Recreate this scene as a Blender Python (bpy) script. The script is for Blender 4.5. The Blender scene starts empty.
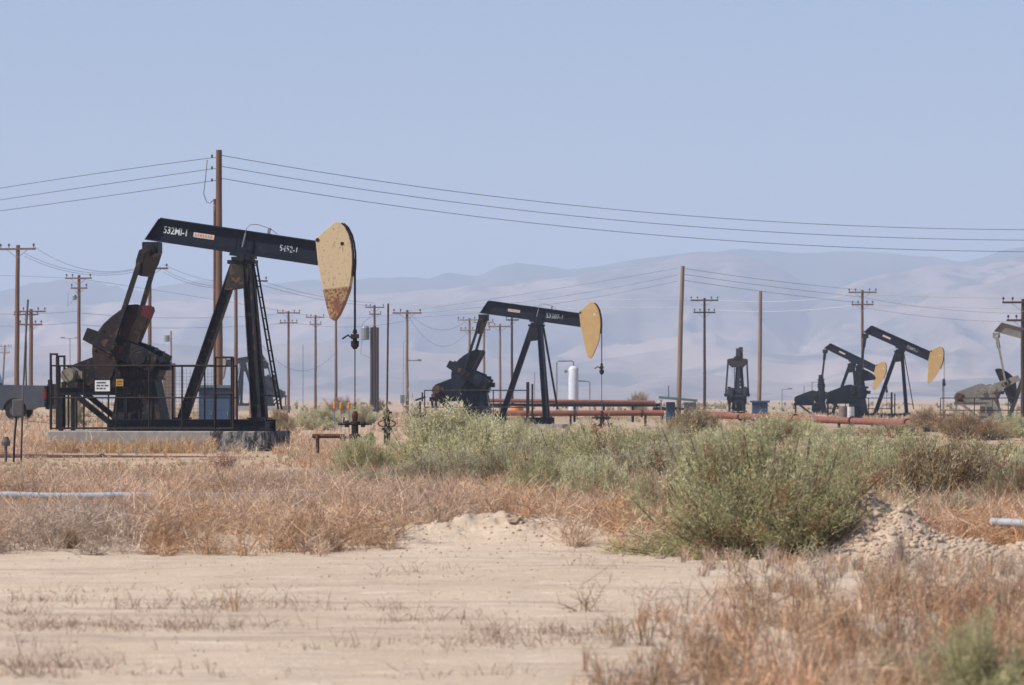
import bpy, math, random
import numpy as np
from mathutils import Vector, Matrix
R = math.radians
random.seed(7); rng = np.random.default_rng(11)
scn = bpy.context.scene
COL = scn.collection
F = 4340.0; HZ = 398.0; CH = 1.65          # focal length in pixels, horizon row, camera height

# ------------------------------------------------------------------ noise / terrain
_T = np.random.default_rng(3).random((256, 256))
def vnoise(x, y):
    x = np.asarray(x, float); y = np.asarray(y, float)
    xi = np.floor(x).astype(int); yi = np.floor(y).astype(int)
    fx = x-xi; fy = y-yi
    fx = fx*fx*fx*(fx*(fx*6-15)+10); fy = fy*fy*fy*(fy*(fy*6-15)+10)
    a = _T[xi & 255, yi & 255]; b = _T[(xi+1) & 255, yi & 255]
    c = _T[xi & 255, (yi+1) & 255]; d = _T[(xi+1) & 255, (yi+1) & 255]
    return (a*(1-fx)+b*fx)*(1-fy)+(c*(1-fx)+d*fx)*fy
def fbm(x, y, o=4):
    s = 0; a = .5; n = 0
    for i in range(o):
        s = s+a*vnoise(x*2**i+17.3*i, y*2**i+5.1*i); n += a; a *= .5
    return s/n
def gauss(x, y, cx, cy, sx, sy): return np.exp(-((x-cx)/sx)**2-((y-cy)/sy)**2)
def gz(x, y):
    x = np.asarray(x, float); y = np.asarray(y, float)
    near = np.clip((140-y)/80, 0, 1)
    z = (fbm(x/6+3, y/6+9, 3)-.5)*.16*near
    z = z+(fbm(x/.5+13, y/.5, 3)-.5)*.035*np.clip((75-y)/30, 0, 1)
    # low berm of pushed-up soil behind the sandy track
    m = .09*np.exp(-((y-48.5)/1.6)**2)
    m = m+.12*gauss(x, y, -.50, 49.8, .55, 1.5)+.12*gauss(x, y, -.9, 48.0, 1.6, .8)+.10*gauss(x, y, .2, 48.2, .7, .6)
    m = m+.46*gauss(x, y, 3.72, 44.8, .46, 1.1)+.24*gauss(x, y, 4.20, 44.4, .40, .9)+.13*gauss(x, y, 4.72, 44.2, .22, .8)+.16*gauss(x, y, 5.25, 44.0, .3, .9)
    m = m+.12*gauss(x, y, 1.5, 47.5, 1.6, .9)
    rough = (fbm(x/.12+5, y/.15+2, 3)-.5)*.5+(fbm(x/.45+5, y/.45+2, 2)-.5)*.7
    z = z+m*(1+rough*np.clip(m*3, 0, 1))
    z = z-.034*np.exp(-((y-36.2-.02*x)/.16)**2)*np.clip((60-y),0,1)-.034*np.exp(-((y-38.0-.02*x)/.16)**2)*np.clip((60-y),0,1)-.02*np.exp(-((y-31.0+.03*x)/.14)**2)
    # higher pad where the pickup is parked
    z = z+.80*gauss(x, y, -21, 172, 6, 14)
    z = z+(fbm(x/60+1, y/60+7, 2)-.5)*.5*np.clip((y-200)/300, 0, 1)
    return z
def gpt(px, D, dz=0.0):
    x = (px-512)/F*D
    return Vector((x, D, float(gz(x, D))+dz))
def dist_of(py): return F*CH/(py-HZ)
def W(px, py, D): return Vector(((px-512)/F*D, D, CH+(HZ-py)/F*D))

# ------------------------------------------------------------------ tagging / objects
def tag(o, label=None, cat=None, group=None, kind=None):
    if label: o['label'] = label
    if cat: o['category'] = cat
    if group: o['group'] = group
    if kind: o['kind'] = kind
    return o
def empty(name, loc, label, cat, group=None, rz=0.0, sc=1.0):
    o = bpy.data.objects.new(name, None); COL.objects.link(o)
    o.location = loc; o.rotation_euler = (0, 0, rz); o.scale = (sc, sc, sc); o.empty_display_size = .3
    return tag(o, label, cat, group)
class MB:
    def __init__(s): s.v = []; s.f = []
    def add(s, vs, fs):
        n = len(s.v); s.v += [tuple(v) for v in vs]; s.f += [tuple(i+n for i in f) for f in fs]; return s
    def box(s, x0, x1, y0, y1, z0, z1):
        vs = [(x, y, z) for x in (x0, x1) for y in (y0, y1) for z in (z0, z1)]
        return s.add(vs, [(0,1,3,2),(4,6,7,5),(0,4,5,1),(2,3,7,6),(0,2,6,4),(1,5,7,3)])
    def bar(s, a, b, w, h, up=(0,0,1), w2=None, h2=None):
        a = Vector(a); b = Vector(b); d = (b-a).normalized(); up = Vector(up)
        if abs(d.dot(up)) > .98: up = Vector((0,1,0)) if abs(d.y) < .9 else Vector((1,0,0))
        sx = d.cross(up).normalized(); sz = sx.cross(d).normalized()
        w2 = w if w2 is None else w2; h2 = h if h2 is None else h2
        vs = []
        for p, ww, hh in ((a, w, h), (b, w2, h2)):
            for i, j in ((-1,-1),(1,-1),(1,1),(-1,1)): vs.append(p+sx*(ww/2*i)+sz*(hh/2*j))
        return s.add(vs, [(0,1,2,3),(7,6,5,4),(0,4,5,1),(1,5,6,2),(2,6,7,3),(3,7,4,0)])
    def ibeam(s, a, b, w, h, t=.03):
        a = Vector(a); b = Vector(b); up = Vector((0,0,1)); d = (b-a).normalized()
        if abs(d.z) > .9: up = Vector((1,0,0))
        sx = d.cross(up).normalized(); sz = sx.cross(d).normalized()
        s.bar(a+sz*(h/2-t/2), b+sz*(h/2-t/2), w, t, up); s.bar(a-sz*(h/2-t/2), b-sz*(h/2-t/2), w, t, up)
        return s.bar(a, b, t, h-2*t, up)
    def tube(s, pts, r, n=8, cap=True, r2=None):
        pts = [Vector(p) for p in pts]; m = len(pts); rings = []
        prev = None
        for i, p in enumerate(pts):
            d = (pts[min(i+1, m-1)]-pts[max(i-1, 0)]).normalized()
            u = Vector((0,0,1)) if abs(d.z) < .9 else Vector((1,0,0))
            a = d.cross(u).normalized()
            if prev is not None and a.dot(prev) < 0: a = -a
            prev = a
            b = a.cross(d).normalized()
            rr = r if r2 is None else r+(r2-r)*i/(m-1)
            rings.append([p+(a*math.cos(2*math.pi*k/n)+b*math.sin(2*math.pi*k/n))*rr for k in range(n)])
        vs = [q for rg in rings for q in rg]; fs = []
        for i in range(m-1):
            for k in range(n): fs.append((i*n+k, i*n+(k+1) % n, (i+1)*n+(k+1) % n, (i+1)*n+k))
        if cap: fs.append(tuple(range(n))[::-1]); fs.append(tuple((m-1)*n+k for k in range(n)))
        return s.add(vs, fs)
    def lathe(s, prof, c=(0,0,0), n=16):      # prof: (r, z) along +z
        vs = []; fs = []; m = len(prof)
        for r, z in prof:
            for k in range(n): vs.append((c[0]+r*math.cos(2*math.pi*k/n), c[1]+r*math.sin(2*math.pi*k/n), c[2]+z))
        for i in range(m-1):
            for k in range(n): fs.append((i*n+k, i*n+(k+1) % n, (i+1)*n+(k+1) % n, (i+1)*n+k))
        fs.append(tuple(range(n))[::-1]); fs.append(tuple((m-1)*n+k for k in range(n)))
        return s.add(vs, fs)
    def prism(s, poly, y0, y1):               # poly in XZ, extruded along y
        n = len(poly); vs = [(x, y0, z) for x, z in poly]+[(x, y1, z) for x, z in poly]
        fs = [tuple(range(n)), tuple(range(2*n-1, n-1, -1))]
        for k in range(n): fs.append((k, k+n, (k+1) % n+n, (k+1) % n))
        return s.add(vs, fs)
    def cyl_y(s, x, z, r, y0, y1, n=20): return s.tube([(x,y0,z),(x,y1,z)], r, n)
    def build(s, name, mat, parent=None, M=None, bevel=0, smooth=False):
        me = bpy.data.meshes.new(name)
        vs = s.v if M is None else [tuple(M @ Vector(v)) for v in s.v]
        me.from_pydata(vs, [], s.f); me.validate()
        me.materials.append(mat)
        import bmesh
        bm = bmesh.new(); bm.from_mesh(me); bmesh.ops.recalc_face_normals(bm, faces=bm.faces)
        if bevel:
            bmesh.ops.remove_doubles(bm, verts=bm.verts, dist=1e-5)
            bmesh.ops.bevel(bm, geom=[e for e in bm.edges if e.is_manifold and e.calc_face_angle(0) > .5], offset=bevel, segments=1, affect='EDGES', clamp_overlap=True)
        bm.to_mesh(me); bm.free()
        if smooth:
            me.polygons.foreach_set('use_smooth', [True]*len(me.polygons))
            try: me.set_sharp_from_angle(angle=R(40))
            except Exception: pass
        o = bpy.data.objects.new(name, me); COL.objects.link(o)
        if parent: o.parent = parent
        return o
def np_mesh(name, V, Fc, mat, attr=None, smooth=False):
    me = bpy.data.meshes.new(name); k = Fc.shape[1]
    me.vertices.add(len(V)); me.vertices.foreach_set('co', V.astype(np.float32).ravel())
    me.loops.add(Fc.size); me.loops.foreach_set('vertex_index', Fc.astype(np.int32).ravel())
    me.polygons.add(len(Fc)); me.polygons.foreach_set('loop_start', (np.arange(len(Fc))*k).astype(np.int32))
    me.polygons.foreach_set('loop_total', np.full(len(Fc), k, np.int32))
    if smooth: me.polygons.foreach_set('use_smooth', np.ones(len(Fc), bool))
    if attr is not None:
        a = me.attributes.new('tint', 'FLOAT_COLOR', 'POINT')
        a.data.foreach_set('color', np.concatenate([attr, np.ones((len(attr), 1))], 1).astype(np.float32).ravel())
    me.update(); me.validate(); me.materials.append(mat)
    return me
def link(name, me, loc=(0,0,0), rz=0, sc=(1,1,1)):
    o = bpy.data.objects.new(name, me); COL.objects.link(o)
    o.location = loc; o.rotation_euler = (0,0,rz); o.scale = sc
    return o

# ------------------------------------------------------------------ materials
def new_mat(name):
    m = bpy.data.materials.new(name); m.use_nodes = True
    nt = m.node_tree; return m, nt, nt.nodes['Principled BSDF']
def mat(name, c1, c2=None, rough=.6, scale=3.0, metal=0.0, c3=None, thr=.62, bump=0.0, stretch=(1,1,1), soft=.06, spec=.25):
    m, nt, b = new_mat(name); N = nt.nodes; L = nt.links
    b.inputs['Roughness'].default_value = rough; b.inputs['Metallic'].default_value = metal
    b.inputs['Specular IOR Level'].default_value = spec
    if c2 is None: c2 = tuple(v*.7 for v in c1)
    tc = N.new('ShaderNodeTexCoord'); mp = N.new('ShaderNodeMapping'); mp.inputs['Scale'].default_value = stretch
    L.new(tc.outputs['Object'], mp.inputs['Vector'])
    n = N.new('ShaderNodeTexNoise'); n.inputs['Scale'].default_value = scale; n.inputs['Detail'].default_value = 6; n.inputs['Roughness'].default_value = .65
    L.new(mp.outputs['Vector'], n.inputs['Vector'])
    r = N.new('ShaderNodeValToRGB'); r.color_ramp.elements[0].position = .35; r.color_ramp.elements[1].position = .65
    r.color_ramp.elements[0].color = (*c1, 1); r.color_ramp.elements[1].color = (*c2, 1)
    L.new(n.outputs['Fac'], r.inputs['Fac']); out = r.outputs['Color']
    if c3 is not None:
        n2 = N.new('ShaderNodeTexNoise'); n2.inputs['Scale'].default_value = scale*1.7; n2.inputs['Detail'].default_value = 8; n2.inputs['Roughness'].default_value = .7
        L.new(mp.outputs['Vector'], n2.inputs['Vector'])
        r2 = N.new('ShaderNodeValToRGB'); r2.color_ramp.elements[0].position = thr; r2.color_ramp.elements[1].position = thr+soft
        L.new(n2.outputs['Fac'], r2.inputs['Fac'])
        mx = N.new('ShaderNodeMix'); mx.data_type = 'RGBA'
        L.new(r2.outputs['Color'], mx.inputs['Factor']); L.new(out, mx.inputs['A']); mx.inputs['B'].default_value = (*c3, 1); out = mx.outputs['Result']
    L.new(out, b.inputs['Base Color'])
    if bump:
        bp = N.new('ShaderNodeBump'); bp.inputs['Strength'].default_value = bump; bp.inputs['Distance'].default_value = .05
        L.new(n.outputs['Fac'], bp.inputs['Height']); L.new(bp.outputs['Normal'], b.inputs['Normal'])
    return m
RUST = (.16,.065,.032)
M = dict(
 black=mat('black_paint', (.008,.009,.012), (.014,.014,.018), .55, 2.5, c3=(.035,.022,.016), thr=.60),
 black2=mat('old_black_paint', (.009,.009,.011), (.018,.017,.018), .6, 3, c3=(.085,.045,.025), thr=.55),
 navy=mat('dark_blue_paint', (.007,.010,.019), (.012,.016,.027), .5, 2, c3=(.05,.04,.034), thr=.58, soft=.2),
 rusty=mat('rusty_steel', (.13,.055,.03), (.06,.035,.028), .85, 5, c3=(.26,.12,.05), thr=.58, bump=.3),
 rustdark=mat('oily_rust', (.030,.015,.012), (.013,.010,.009), .7, 6, c3=(.12,.05,.03), thr=.6, bump=.2),
 red=mat('faded_red_paint', (.13,.018,.018), (.07,.016,.016), .6, 3, c3=(.04,.025,.02), thr=.55),
 rustplate=mat('rust_streaked_plate', (.05,.04,.03), (.02,.018,.018), .7, 3, c3=(.12,.075,.035), thr=.56),
 weight=mat('brown_weight_paint', (.035,.018,.014), (.015,.011,.011), .65, 2.5, c3=(.07,.035,.025), thr=.55),
 dullmetal=mat('dull_conduit', (.12,.11,.115), (.085,.08,.08), .6, 4),
 redcap=mat('dark_red_cap', (.10,.02,.015), (.06,.02,.018), .7, 4),
 redpipe=mat('red_oxide_pipe', (.27,.10,.065), (.19,.08,.055), .75, 2.5, c3=(.11,.06,.045), thr=.58, stretch=(.3,1,1)),
 tan=mat('tan_head_paint', (.60,.40,.17), (.52,.34,.15), .55, 2.5, c3=(.24,.13,.05), thr=.70),
 gray=mat('weathered_gray_paint', (.27,.245,.20), (.18,.165,.14), .7, 2.5, c3=(.12,.06,.04), thr=.58),
 white=mat('white_paint', (.75,.75,.73), (.62,.62,.60), .5, 4),
 letter=mat('stencil_white', (.80,.80,.80), (.55,.56,.60), .6, 14, c3=(.06,.06,.08), thr=.60),
 scratch=mat('scratched_white', (.65,.67,.72), (.35,.37,.42), .6, 9, c3=(.03,.03,.04), thr=.50),
 plate=mat('faded_name_plate', (.70,.58,.52), (.58,.44,.38), .6, 9),
 platemark=mat('faded_plate_print', (.50,.30,.27), (.42,.25,.22), .6, 9),
 yellow=mat('yellow_sign', (.50,.27,.03), (.42,.23,.03), .5, 5),
 ink=mat('dark_print', (.06,.06,.08), (.12,.12,.14), .6, 5),
 motor=mat('cream_motor_paint', (.26,.23,.18), (.16,.14,.11), .6, 4, c3=(.08,.05,.035), thr=.6),
 galv=mat('galvanised_steel', (.26,.27,.29), (.19,.20,.215), .5, 4, metal=.3, c3=(.12,.10,.085), thr=.62),
 silver=mat('silver_tank_paint', (.58,.60,.64), (.50,.52,.56), .45, 3),
 cabinet=mat('blue_gray_cabinet', (.07,.11,.18), (.05,.08,.13), .5, 3, c3=(.2,.2,.2), thr=.66),
 cabtan=mat('dusty_tan_cabinet', (.22,.17,.14), (.16,.12,.10), .7, 3),
 slate=mat('gray_green_roof', (.13,.17,.18), (.10,.13,.14), .7, 2),
 orange=mat('orange_drum_paint', (.65,.26,.08), (.5,.2,.07), .6, 3),
 rubber=mat('tyre_rubber', (.02,.02,.02), (.03,.03,.03), .9, 5),
 glass=mat('blue_truck_glass', (.02,.06,.14), (.02,.05,.11), .12, 2),
 truck=mat('dusty_blue_gray_paint', (.06,.075,.10), (.10,.10,.105), .4, 1.5, metal=.1),
 tail=mat('red_lamp_plastic', (.35,.01,.01), (.25,.01,.01), .3, 2),
 wire=mat('weathered_conductor', (.10,.10,.12), (.08,.08,.10), .6, 2),
 wirelight=mat('bright_aluminium_conductor', (.62,.64,.70), (.55,.57,.62), .4, 2),
 wood=mat('brown_pole_wood', (.20,.115,.08), (.12,.07,.05), .85, 5, c3=(.06,.04,.03), thr=.6, stretch=(1,1,.08), bump=.4),
 woodlight=mat('pale_pole_wood', (.27,.19,.14), (.19,.13,.10), .85, 5, c3=(.10,.07,.05), thr=.6, stretch=(1,1,.08), bump=.4),
 wooddark=mat('dark_creosote_wood', (.065,.045,.035), (.04,.03,.025), .85, 5, c3=(.12,.08,.06), thr=.62, stretch=(1,1,.08), bump=.4),
 insul=mat('brown_porcelain', (.05,.03,.03), (.08,.05,.05), .3, 5),
 rock=mat('pale_stone', (.36,.27,.20), (.26,.19,.14), .9, 6, bump=.5),
 pipegray=mat('chalky_gray_pipe', (.42,.44,.47), (.34,.36,.40), .6, 2, c3=(.22,.2,.19), thr=.62),
 pipebrown=mat('dusty_brown_pipe', (.15,.075,.055), (.10,.055,.045), .8, 2, c3=(.28,.2,.16), thr=.6),
)
# first head: lower third bare and rusted, drips above it
def head_mat():
    m, nt, b = new_mat('worn_head_paint'); N = nt.nodes; L = nt.links
    tc = N.new('ShaderNodeTexCoord'); sp = N.new('ShaderNodeSeparateXYZ'); L.new(tc.outputs['Object'], sp.inputs[0])
    n = N.new('ShaderNodeTexNoise'); n.inputs['Scale'].default_value = 5; n.inputs['Detail'].default_value = 8; n.inputs['Roughness'].default_value = .7
    mp = N.new('ShaderNodeMapping'); mp.inputs['Scale'].default_value = (1.4,1,.55); L.new(tc.outputs['Object'], mp.inputs[0]); L.new(mp.outputs[0], n.inputs['Vector'])
    def math_(op, a, bb):
        q = N.new('ShaderNodeMath'); q.operation = op
        for i, v in enumerate((a, bb)):
            if isinstance(v, (int, float)): q.inputs[i].default_value = v
            else: L.new(v, q.inputs[i])
        return q.outputs[0]
    def mix(f, a, bb):
        q = N.new('ShaderNodeMix'); q.data_type = 'RGBA'; L.new(f, q.inputs['Factor'])
        for k, v in (('A', a), ('B', bb)):
            if isinstance(v, tuple): q.inputs[k].default_value = (*v, 1)
            else: L.new(v, q.inputs[k])
        return q.outputs['Result']
    def ramp(v, a, bb):
        q = N.new('ShaderNodeMapRange'); q.inputs['From Min'].default_value = a; q.inputs['From Max'].default_value = bb; L.new(v, q.inputs['Value']); return q.outputs['Result']
    specks = ramp(n.outputs['Fac'], .57, .66)
    up = mix(specks, (.58,.44,.26), (.26,.15,.08))
    n3 = N.new('ShaderNodeTexNoise'); n3.inputs['Scale'].default_value = 3; n3.inputs['Detail'].default_value = 8; L.new(tc.outputs['Object'], n3.inputs['Vector'])
    n4 = N.new('ShaderNodeTexNoise'); n4.inputs['Scale'].default_value = 14; n4.inputs['Detail'].default_value = 8; L.new(tc.outputs['Object'], n4.inputs['Vector'])
    low = mix(ramp(n4.outputs['Fac'], .46, .60), (.40,.25,.11), (.15,.06,.035)); low = mix(ramp(n3.outputs['Fac'], .50, .60), low, (.20,.075,.04))
    up_speck = ramp(n4.outputs['Fac'], .62, .68); up = mix(up_speck, up, (.30,.18,.10))
    # the tide line slopes with the head
    line = math_('ADD', sp.outputs['Z'], math_('MULTIPLY', sp.outputs['X'], -.12))
    line = math_('ADD', line, math_('MULTIPLY', n.outputs['Fac'], .10))
    f = ramp(line, 4.78, 4.73); out = mix(f, up, low)
    fr = ramp(math_('ADD', math_('ADD', sp.outputs['Z'], math_('MULTIPLY', sp.outputs['X'], -1.6)), math_('MULTIPLY', n3.outputs['Fac'], .5)), -.45, -.75)
    out = mix(math_('MULTIPLY', fr, f), out, (.20,.05,.025))
    L.new(out, b.inputs['Base Color']); b.inputs['Roughness'].default_value = .65
    return m
M['headworn'] = head_mat()
def concrete(name, dark):
    m = mat(name, (.30,.28,.26), (.22,.205,.19), .9, 3, c3=(.03,.028,.028) if dark else (.16,.15,.14), thr=.42 if dark else .62, bump=.3, soft=.12, stretch=(1,1,.5))
    return m
M['conc'] = concrete('concrete', False); M['concoil'] = concrete('oil_stained_concrete', True)

def veg_mat(name, transl=.35):
    m, nt, b = new_mat(name); N = nt.nodes; L = nt.links
    at = N.new('ShaderNodeAttribute'); at.attribute_name = 'tint'
    L.new(at.outputs['Color'], b.inputs['Base Color']); b.inputs['Roughness'].default_value = .8; b.inputs['Specular IOR Level'].default_value = .15
    tr = N.new('ShaderNodeBsdfTranslucent'); L.new(at.outputs['Color'], tr.inputs['Color'])
    mx = N.new('ShaderNodeMixShader'); mx.inputs[0].default_value = transl
    L.new(b.outputs[0], mx.inputs[1]); L.new(tr.outputs[0], mx.inputs[2]); L.new(mx.outputs[0], N['Material Output'].inputs['Surface'])
    return m
M['veg'] = veg_mat('foliage'); M['dry'] = veg_mat('dry_stalks', .15)

def ground_mat():
    m, nt, b = new_mat('sandy_soil'); N = nt.nodes; L = nt.links
    g = N.new('ShaderNodeNewGeometry')
    def noise(sc, st=(1,1,1), det=6, ro=.6):
        mp = N.new('ShaderNodeMapping'); mp.inputs['Scale'].default_value = st; L.new(g.outputs['Position'], mp.inputs[0])
        n = N.new('ShaderNodeTexNoise'); n.inputs['Scale'].default_value = sc; n.inputs['Detail'].default_value = det; n.inputs['Roughness'].default_value = ro
        L.new(mp.outputs[0], n.inputs['Vector']); return n.outputs['Fac']
    def rmp(v, a, bb):
        q = N.new('ShaderNodeMapRange'); q.inputs['From Min'].default_value = a; q.inputs['From Max'].default_value = bb; L.new(v, q.inputs['Value']); return q.outputs['Result']
    def mix(f, a, bb):
        q = N.new('ShaderNodeMix'); q.data_type = 'RGBA'; L.new(f, q.inputs['Factor'])
        for k, v in (('A', a), ('B', bb)):
            if isinstance(v, tuple): q.inputs[k].default_value = (*v, 1)
            else: L.new(v, q.inputs[k])
        return q.outputs['Result']
    c = mix(rmp(noise(.35, (1,.35,1)), .35, .65), (.58,.455,.335), (.49,.375,.27))
    c = mix(rmp(noise(.9, (.22,1.6,1)), .50, .64), c, (.44,.335,.25))
    c = mix(rmp(noise(2.6, (.5,1.4,1), 9, .72), .56, .66), c, (.64,.53,.42))
    c = mix(rmp(noise(1.3, (.35,1.8,1), 8, .72), .57, .66), c, (.35,.26,.205))
    c = mix(rmp(noise(9, (.6,1,1)), .60, .72), c, (.38,.275,.20))
    c = mix(rmp(noise(55), .62, .70), c, (.27,.19,.14))
    sp = N.new('ShaderNodeSeparateXYZ'); L.new(g.outputs['Position'], sp.inputs[0])
    far = rmp(sp.outputs['Y'], 51, 56)
    farc = mix(rmp(noise(.22), .4, .6), (.40,.275,.18), (.47,.335,.22))
    farc = mix(rmp(noise(.03, (1,.15,1)), .5, .62), farc, (.31,.245,.165))
    c = mix(far, c, farc)
    vd = N.new('ShaderNodeVectorMath'); vd.operation = 'DISTANCE'; L.new(g.outputs['Position'], vd.inputs[0]); vd.inputs[1].default_value = (4.4,44.6,.2)
    vs_ = N.new('ShaderNodeMath'); vs_.operation = 'ADD'; L.new(vd.outputs['Value'], vs_.inputs[0]); L.new(noise(2.0), vs_.inputs[1])
    c = mix(rmp(vs_.outputs[0], 2.1, 1.7), c, mix(rmp(noise(5, (1,1,1), 8, .7), .42, .58), (.42,.31,.22), (.56,.43,.32)))
    L.new(c, b.inputs['Base Color']); b.inputs['Roughness'].default_value = .95; b.inputs['Specular IOR Level'].default_value = .1
    bp = N.new('ShaderNodeBump'); bp.inputs['Strength'].default_value = .7; bp.inputs['Distance'].default_value = .04
    ad = N.new('ShaderNodeMath'); ad.operation = 'ADD'; L.new(noise(14), ad.inputs[0])
    ml = N.new('ShaderNodeMath'); ml.operation = 'MULTIPLY'; ml.inputs[1].default_value = .5; L.new(noise(45), ml.inputs[0]); L.new(ml.outputs[0], ad.inputs[1])
    L.new(ad.outputs[0], bp.inputs['Height']); L.new(bp.outputs[0], b.inputs['Normal'])
    return m

# ------------------------------------------------------------------ ground
ys = np.concatenate([[-400,-100,-20,5,14], np.arange(18, 22, .5), np.arange(22, 60, .065), np.geomspace(60, 400, 150), np.geomspace(420, 12000, 40)])
tt = np.concatenate([-np.geomspace(8, .16, 30), np.linspace(-.15, .15, 620), np.geomspace(.16, 8, 30)])
YY, TT = np.meshgrid(ys, tt, indexing='ij')
XX = TT*np.maximum(YY, 25)
ZZ = gz(XX, YY); ZZ[np.abs(TT) > 1] = 0; ZZ = np.where(YY > 3000, -4.0*np.clip((YY-3000)/3000, 0, 1), ZZ)
V = np.stack([XX, YY, ZZ], -1).reshape(-1, 3)
nr, nc = YY.shape; i = np.arange(nr-1)[:, None]*nc+np.arange(nc-1)[None]
Fq = np.stack([i, i+1, i+nc+1, i+nc], -1).reshape(-1, 4)
tag(link('ground', np_mesh('ground', V, Fq, ground_mat(), smooth=True)), kind='structure')

# ------------------------------------------------------------------ mountains
SK = [(-900,300),(-300,292),(0,290),(30,282),(66,277),(95,278),(137,286),(165,281),(200,275),(225,280),(262,279),(300,276),(354,276),(398,273.5),(431,274.5),(446,270),(480,272),(497,264),(519,259),(537,262),(565,266),(586,264),(621,260),(656,255),(692,248.5),(727,246),(784,247),(859,245.5),(888,247),(930,253),(959,257),(980,254),(1001,246),(1024,241),(1200,225),(2200,240)]
R2 = [(-900,330),(0,305),(120,300),(250,292),(380,288),(430,286),(500,281),(560,275),(600,268),(640,259),(690,250),(731,249),(760,256),(784,266),(816,286),(860,306),(930,330),(1024,350),(2200,370)]
R3 = [(-900,398),(700,380),(760,345),(800,315),(838,287),(870,276),(909,266),(950,262),(975,263),(1024,252),(1300,240),(2200,260)]
R4 = [(-900,398),(800,370),(860,330),(930,293),(960,283),(1000,277),(1024,270),(1300,262),(2200,300)]
R5 = [(-900,350),(-200,338),(0,345),(110,336),(230,345),(330,338),(470,352),(560,360),(620,352),(700,342),(800,352),(900,343),(1024,350),(1300,340),(2200,350)]
R6 = [(-900,385),(0,378),(200,384),(500,388),(575,393),(640,380),(700,371),(800,380),(1024,374),(2200,380)]
my = np.linspace(4300, 11500, 250); mt = np.linspace(-.42, .42, 900)
MY, MT = np.meshgrid(my, mt, indexing='ij'); MX = MT*MY
def ridge(tbl, Y0, wf, wb, seed, spur=.35, pw=1.25):
    k = np.array(tbl, float); px = MX/MY*F+512
    wob = (fbm(MX/900+seed, MY/4000+seed, 3)-.5)*wf*.55
    H = np.interp(px, k[:,0], HZ-k[:,1])/F*Y0
    H = H+(fbm(MX/130+seed*3, MX*0+seed, 4)-.5)*8
    d = MY-(Y0+wob*.4)
    t = np.where(d < 0, -d/wf, d/wb)
    prof = np.clip(1-t, 0, 1)**pw
    rr = 1-np.abs(2*fbm(MX/420+seed+t*.6, MY/1700+seed*2, 3)-1)*2
    rr2 = 1-np.abs(2*fbm(MX/150+seed+t*.9, MY/700+seed*2, 3)-1)*2
    er = spur*1.35*np.clip(t*4, 0, 1)*(.7*(1-rr)+.65*(1-rr2))
    return H*prof*np.clip(1-er, .15, 1.2)
Z = np.maximum.reduce([ridge(SK, 9600, 2300, 1800, 1.7), ridge(R2, 8300, 2600, 1200, 5.3), ridge(R3, 8100, 2300, 1200, 9.1), ridge(R4, 7200, 1900, 1200, 13.7), ridge(R5, 6300, 1500, 1500, 21.3, .5), ridge(R6, 5400, 1000, 1200, 33.1, .5)])-3
V = np.stack([MX, MY, Z], -1).reshape(-1, 3); nr, nc = MY.shape
i = np.arange(nr-1)[:, None]*nc+np.arange(nc-1)[None]; Fq = np.stack([i, i+1, i+nc+1, i+nc], -1).reshape(-1, 4)
def mtn_mat():
    m, nt, b = new_mat('dry_hill_grass'); N = nt.nodes; L = nt.links
    g = N.new('ShaderNodeNewGeometry'); sp = N.new('ShaderNodeSeparateXYZ'); L.new(g.outputs['Position'], sp.inputs[0])
    def noise(sc, st=(1,1,1)):
        mp = N.new('ShaderNodeMapping'); mp.inputs['Scale'].default_value = st; L.new(g.outputs['Position'], mp.inputs[0])
        n = N.new('ShaderNodeTexNoise'); n.inputs['Scale'].default_value = sc; n.inputs['Detail'].default_value = 9; n.inputs['Roughness'].default_value = .62
        L.new(mp.outputs[0], n.inputs['Vector']); return n.outputs['Fac']
    def rmp(v, a, bb):
        q = N.new('ShaderNodeMapRange'); q.inputs['From Min'].default_value = a; q.inputs['From Max'].default_value = bb; L.new(v, q.inputs['Value']); return q.outputs['Result']
    def mix(f, a, bb):
        q = N.new('ShaderNodeMix'); q.data_type = 'RGBA'; L.new(f, q.inputs['Factor'])
        for k, v in (('A', a), ('B', bb)):
            if isinstance(v, tuple): q.inputs[k].default_value = (*v, 1)
            else: L.new(v, q.inputs[k])
        return q.outputs['Result']
    c = mix(rmp(noise(.0016, (1,.4,2)), .38, .62), (.38,.27,.20), (.08,.075,.07))
    # oak and scrub cover grows on the high back slopes
    s1 = N.new('ShaderNodeMath'); s1.operation = 'MULTIPLY'
    L.new(rmp(sp.outputs['Y'], 8300, 8700), s1.inputs[0]); L.new(rmp(noise(.0012), .34, .46), s1.inputs[1])
    c = mix(s1.outputs[0], c, (.045,.055,.045))
    c = mix(rmp(noise(.0045, (1,.5,2)), .52, .60), c, (.10,.09,.07))
    pz = N.new('ShaderNodeMath'); pz.operation = 'MULTIPLY'
    L.new(rmp(noise(.012), .50, .60), pz.inputs[0]); L.new(rmp(sp.outputs['Z'], 130, 230), pz.inputs[1])
    c = mix(pz.outputs[0], c, (.055,.06,.045))
    L.new(c, b.inputs['Base Color']); b.inputs['Roughness'].default_value = 1; b.inputs['Specular IOR Level'].default_value = 0
    return m
tag(link('mountains', np_mesh('mountains', V, Fq, mtn_mat(), smooth=True)), kind='structure')

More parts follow.
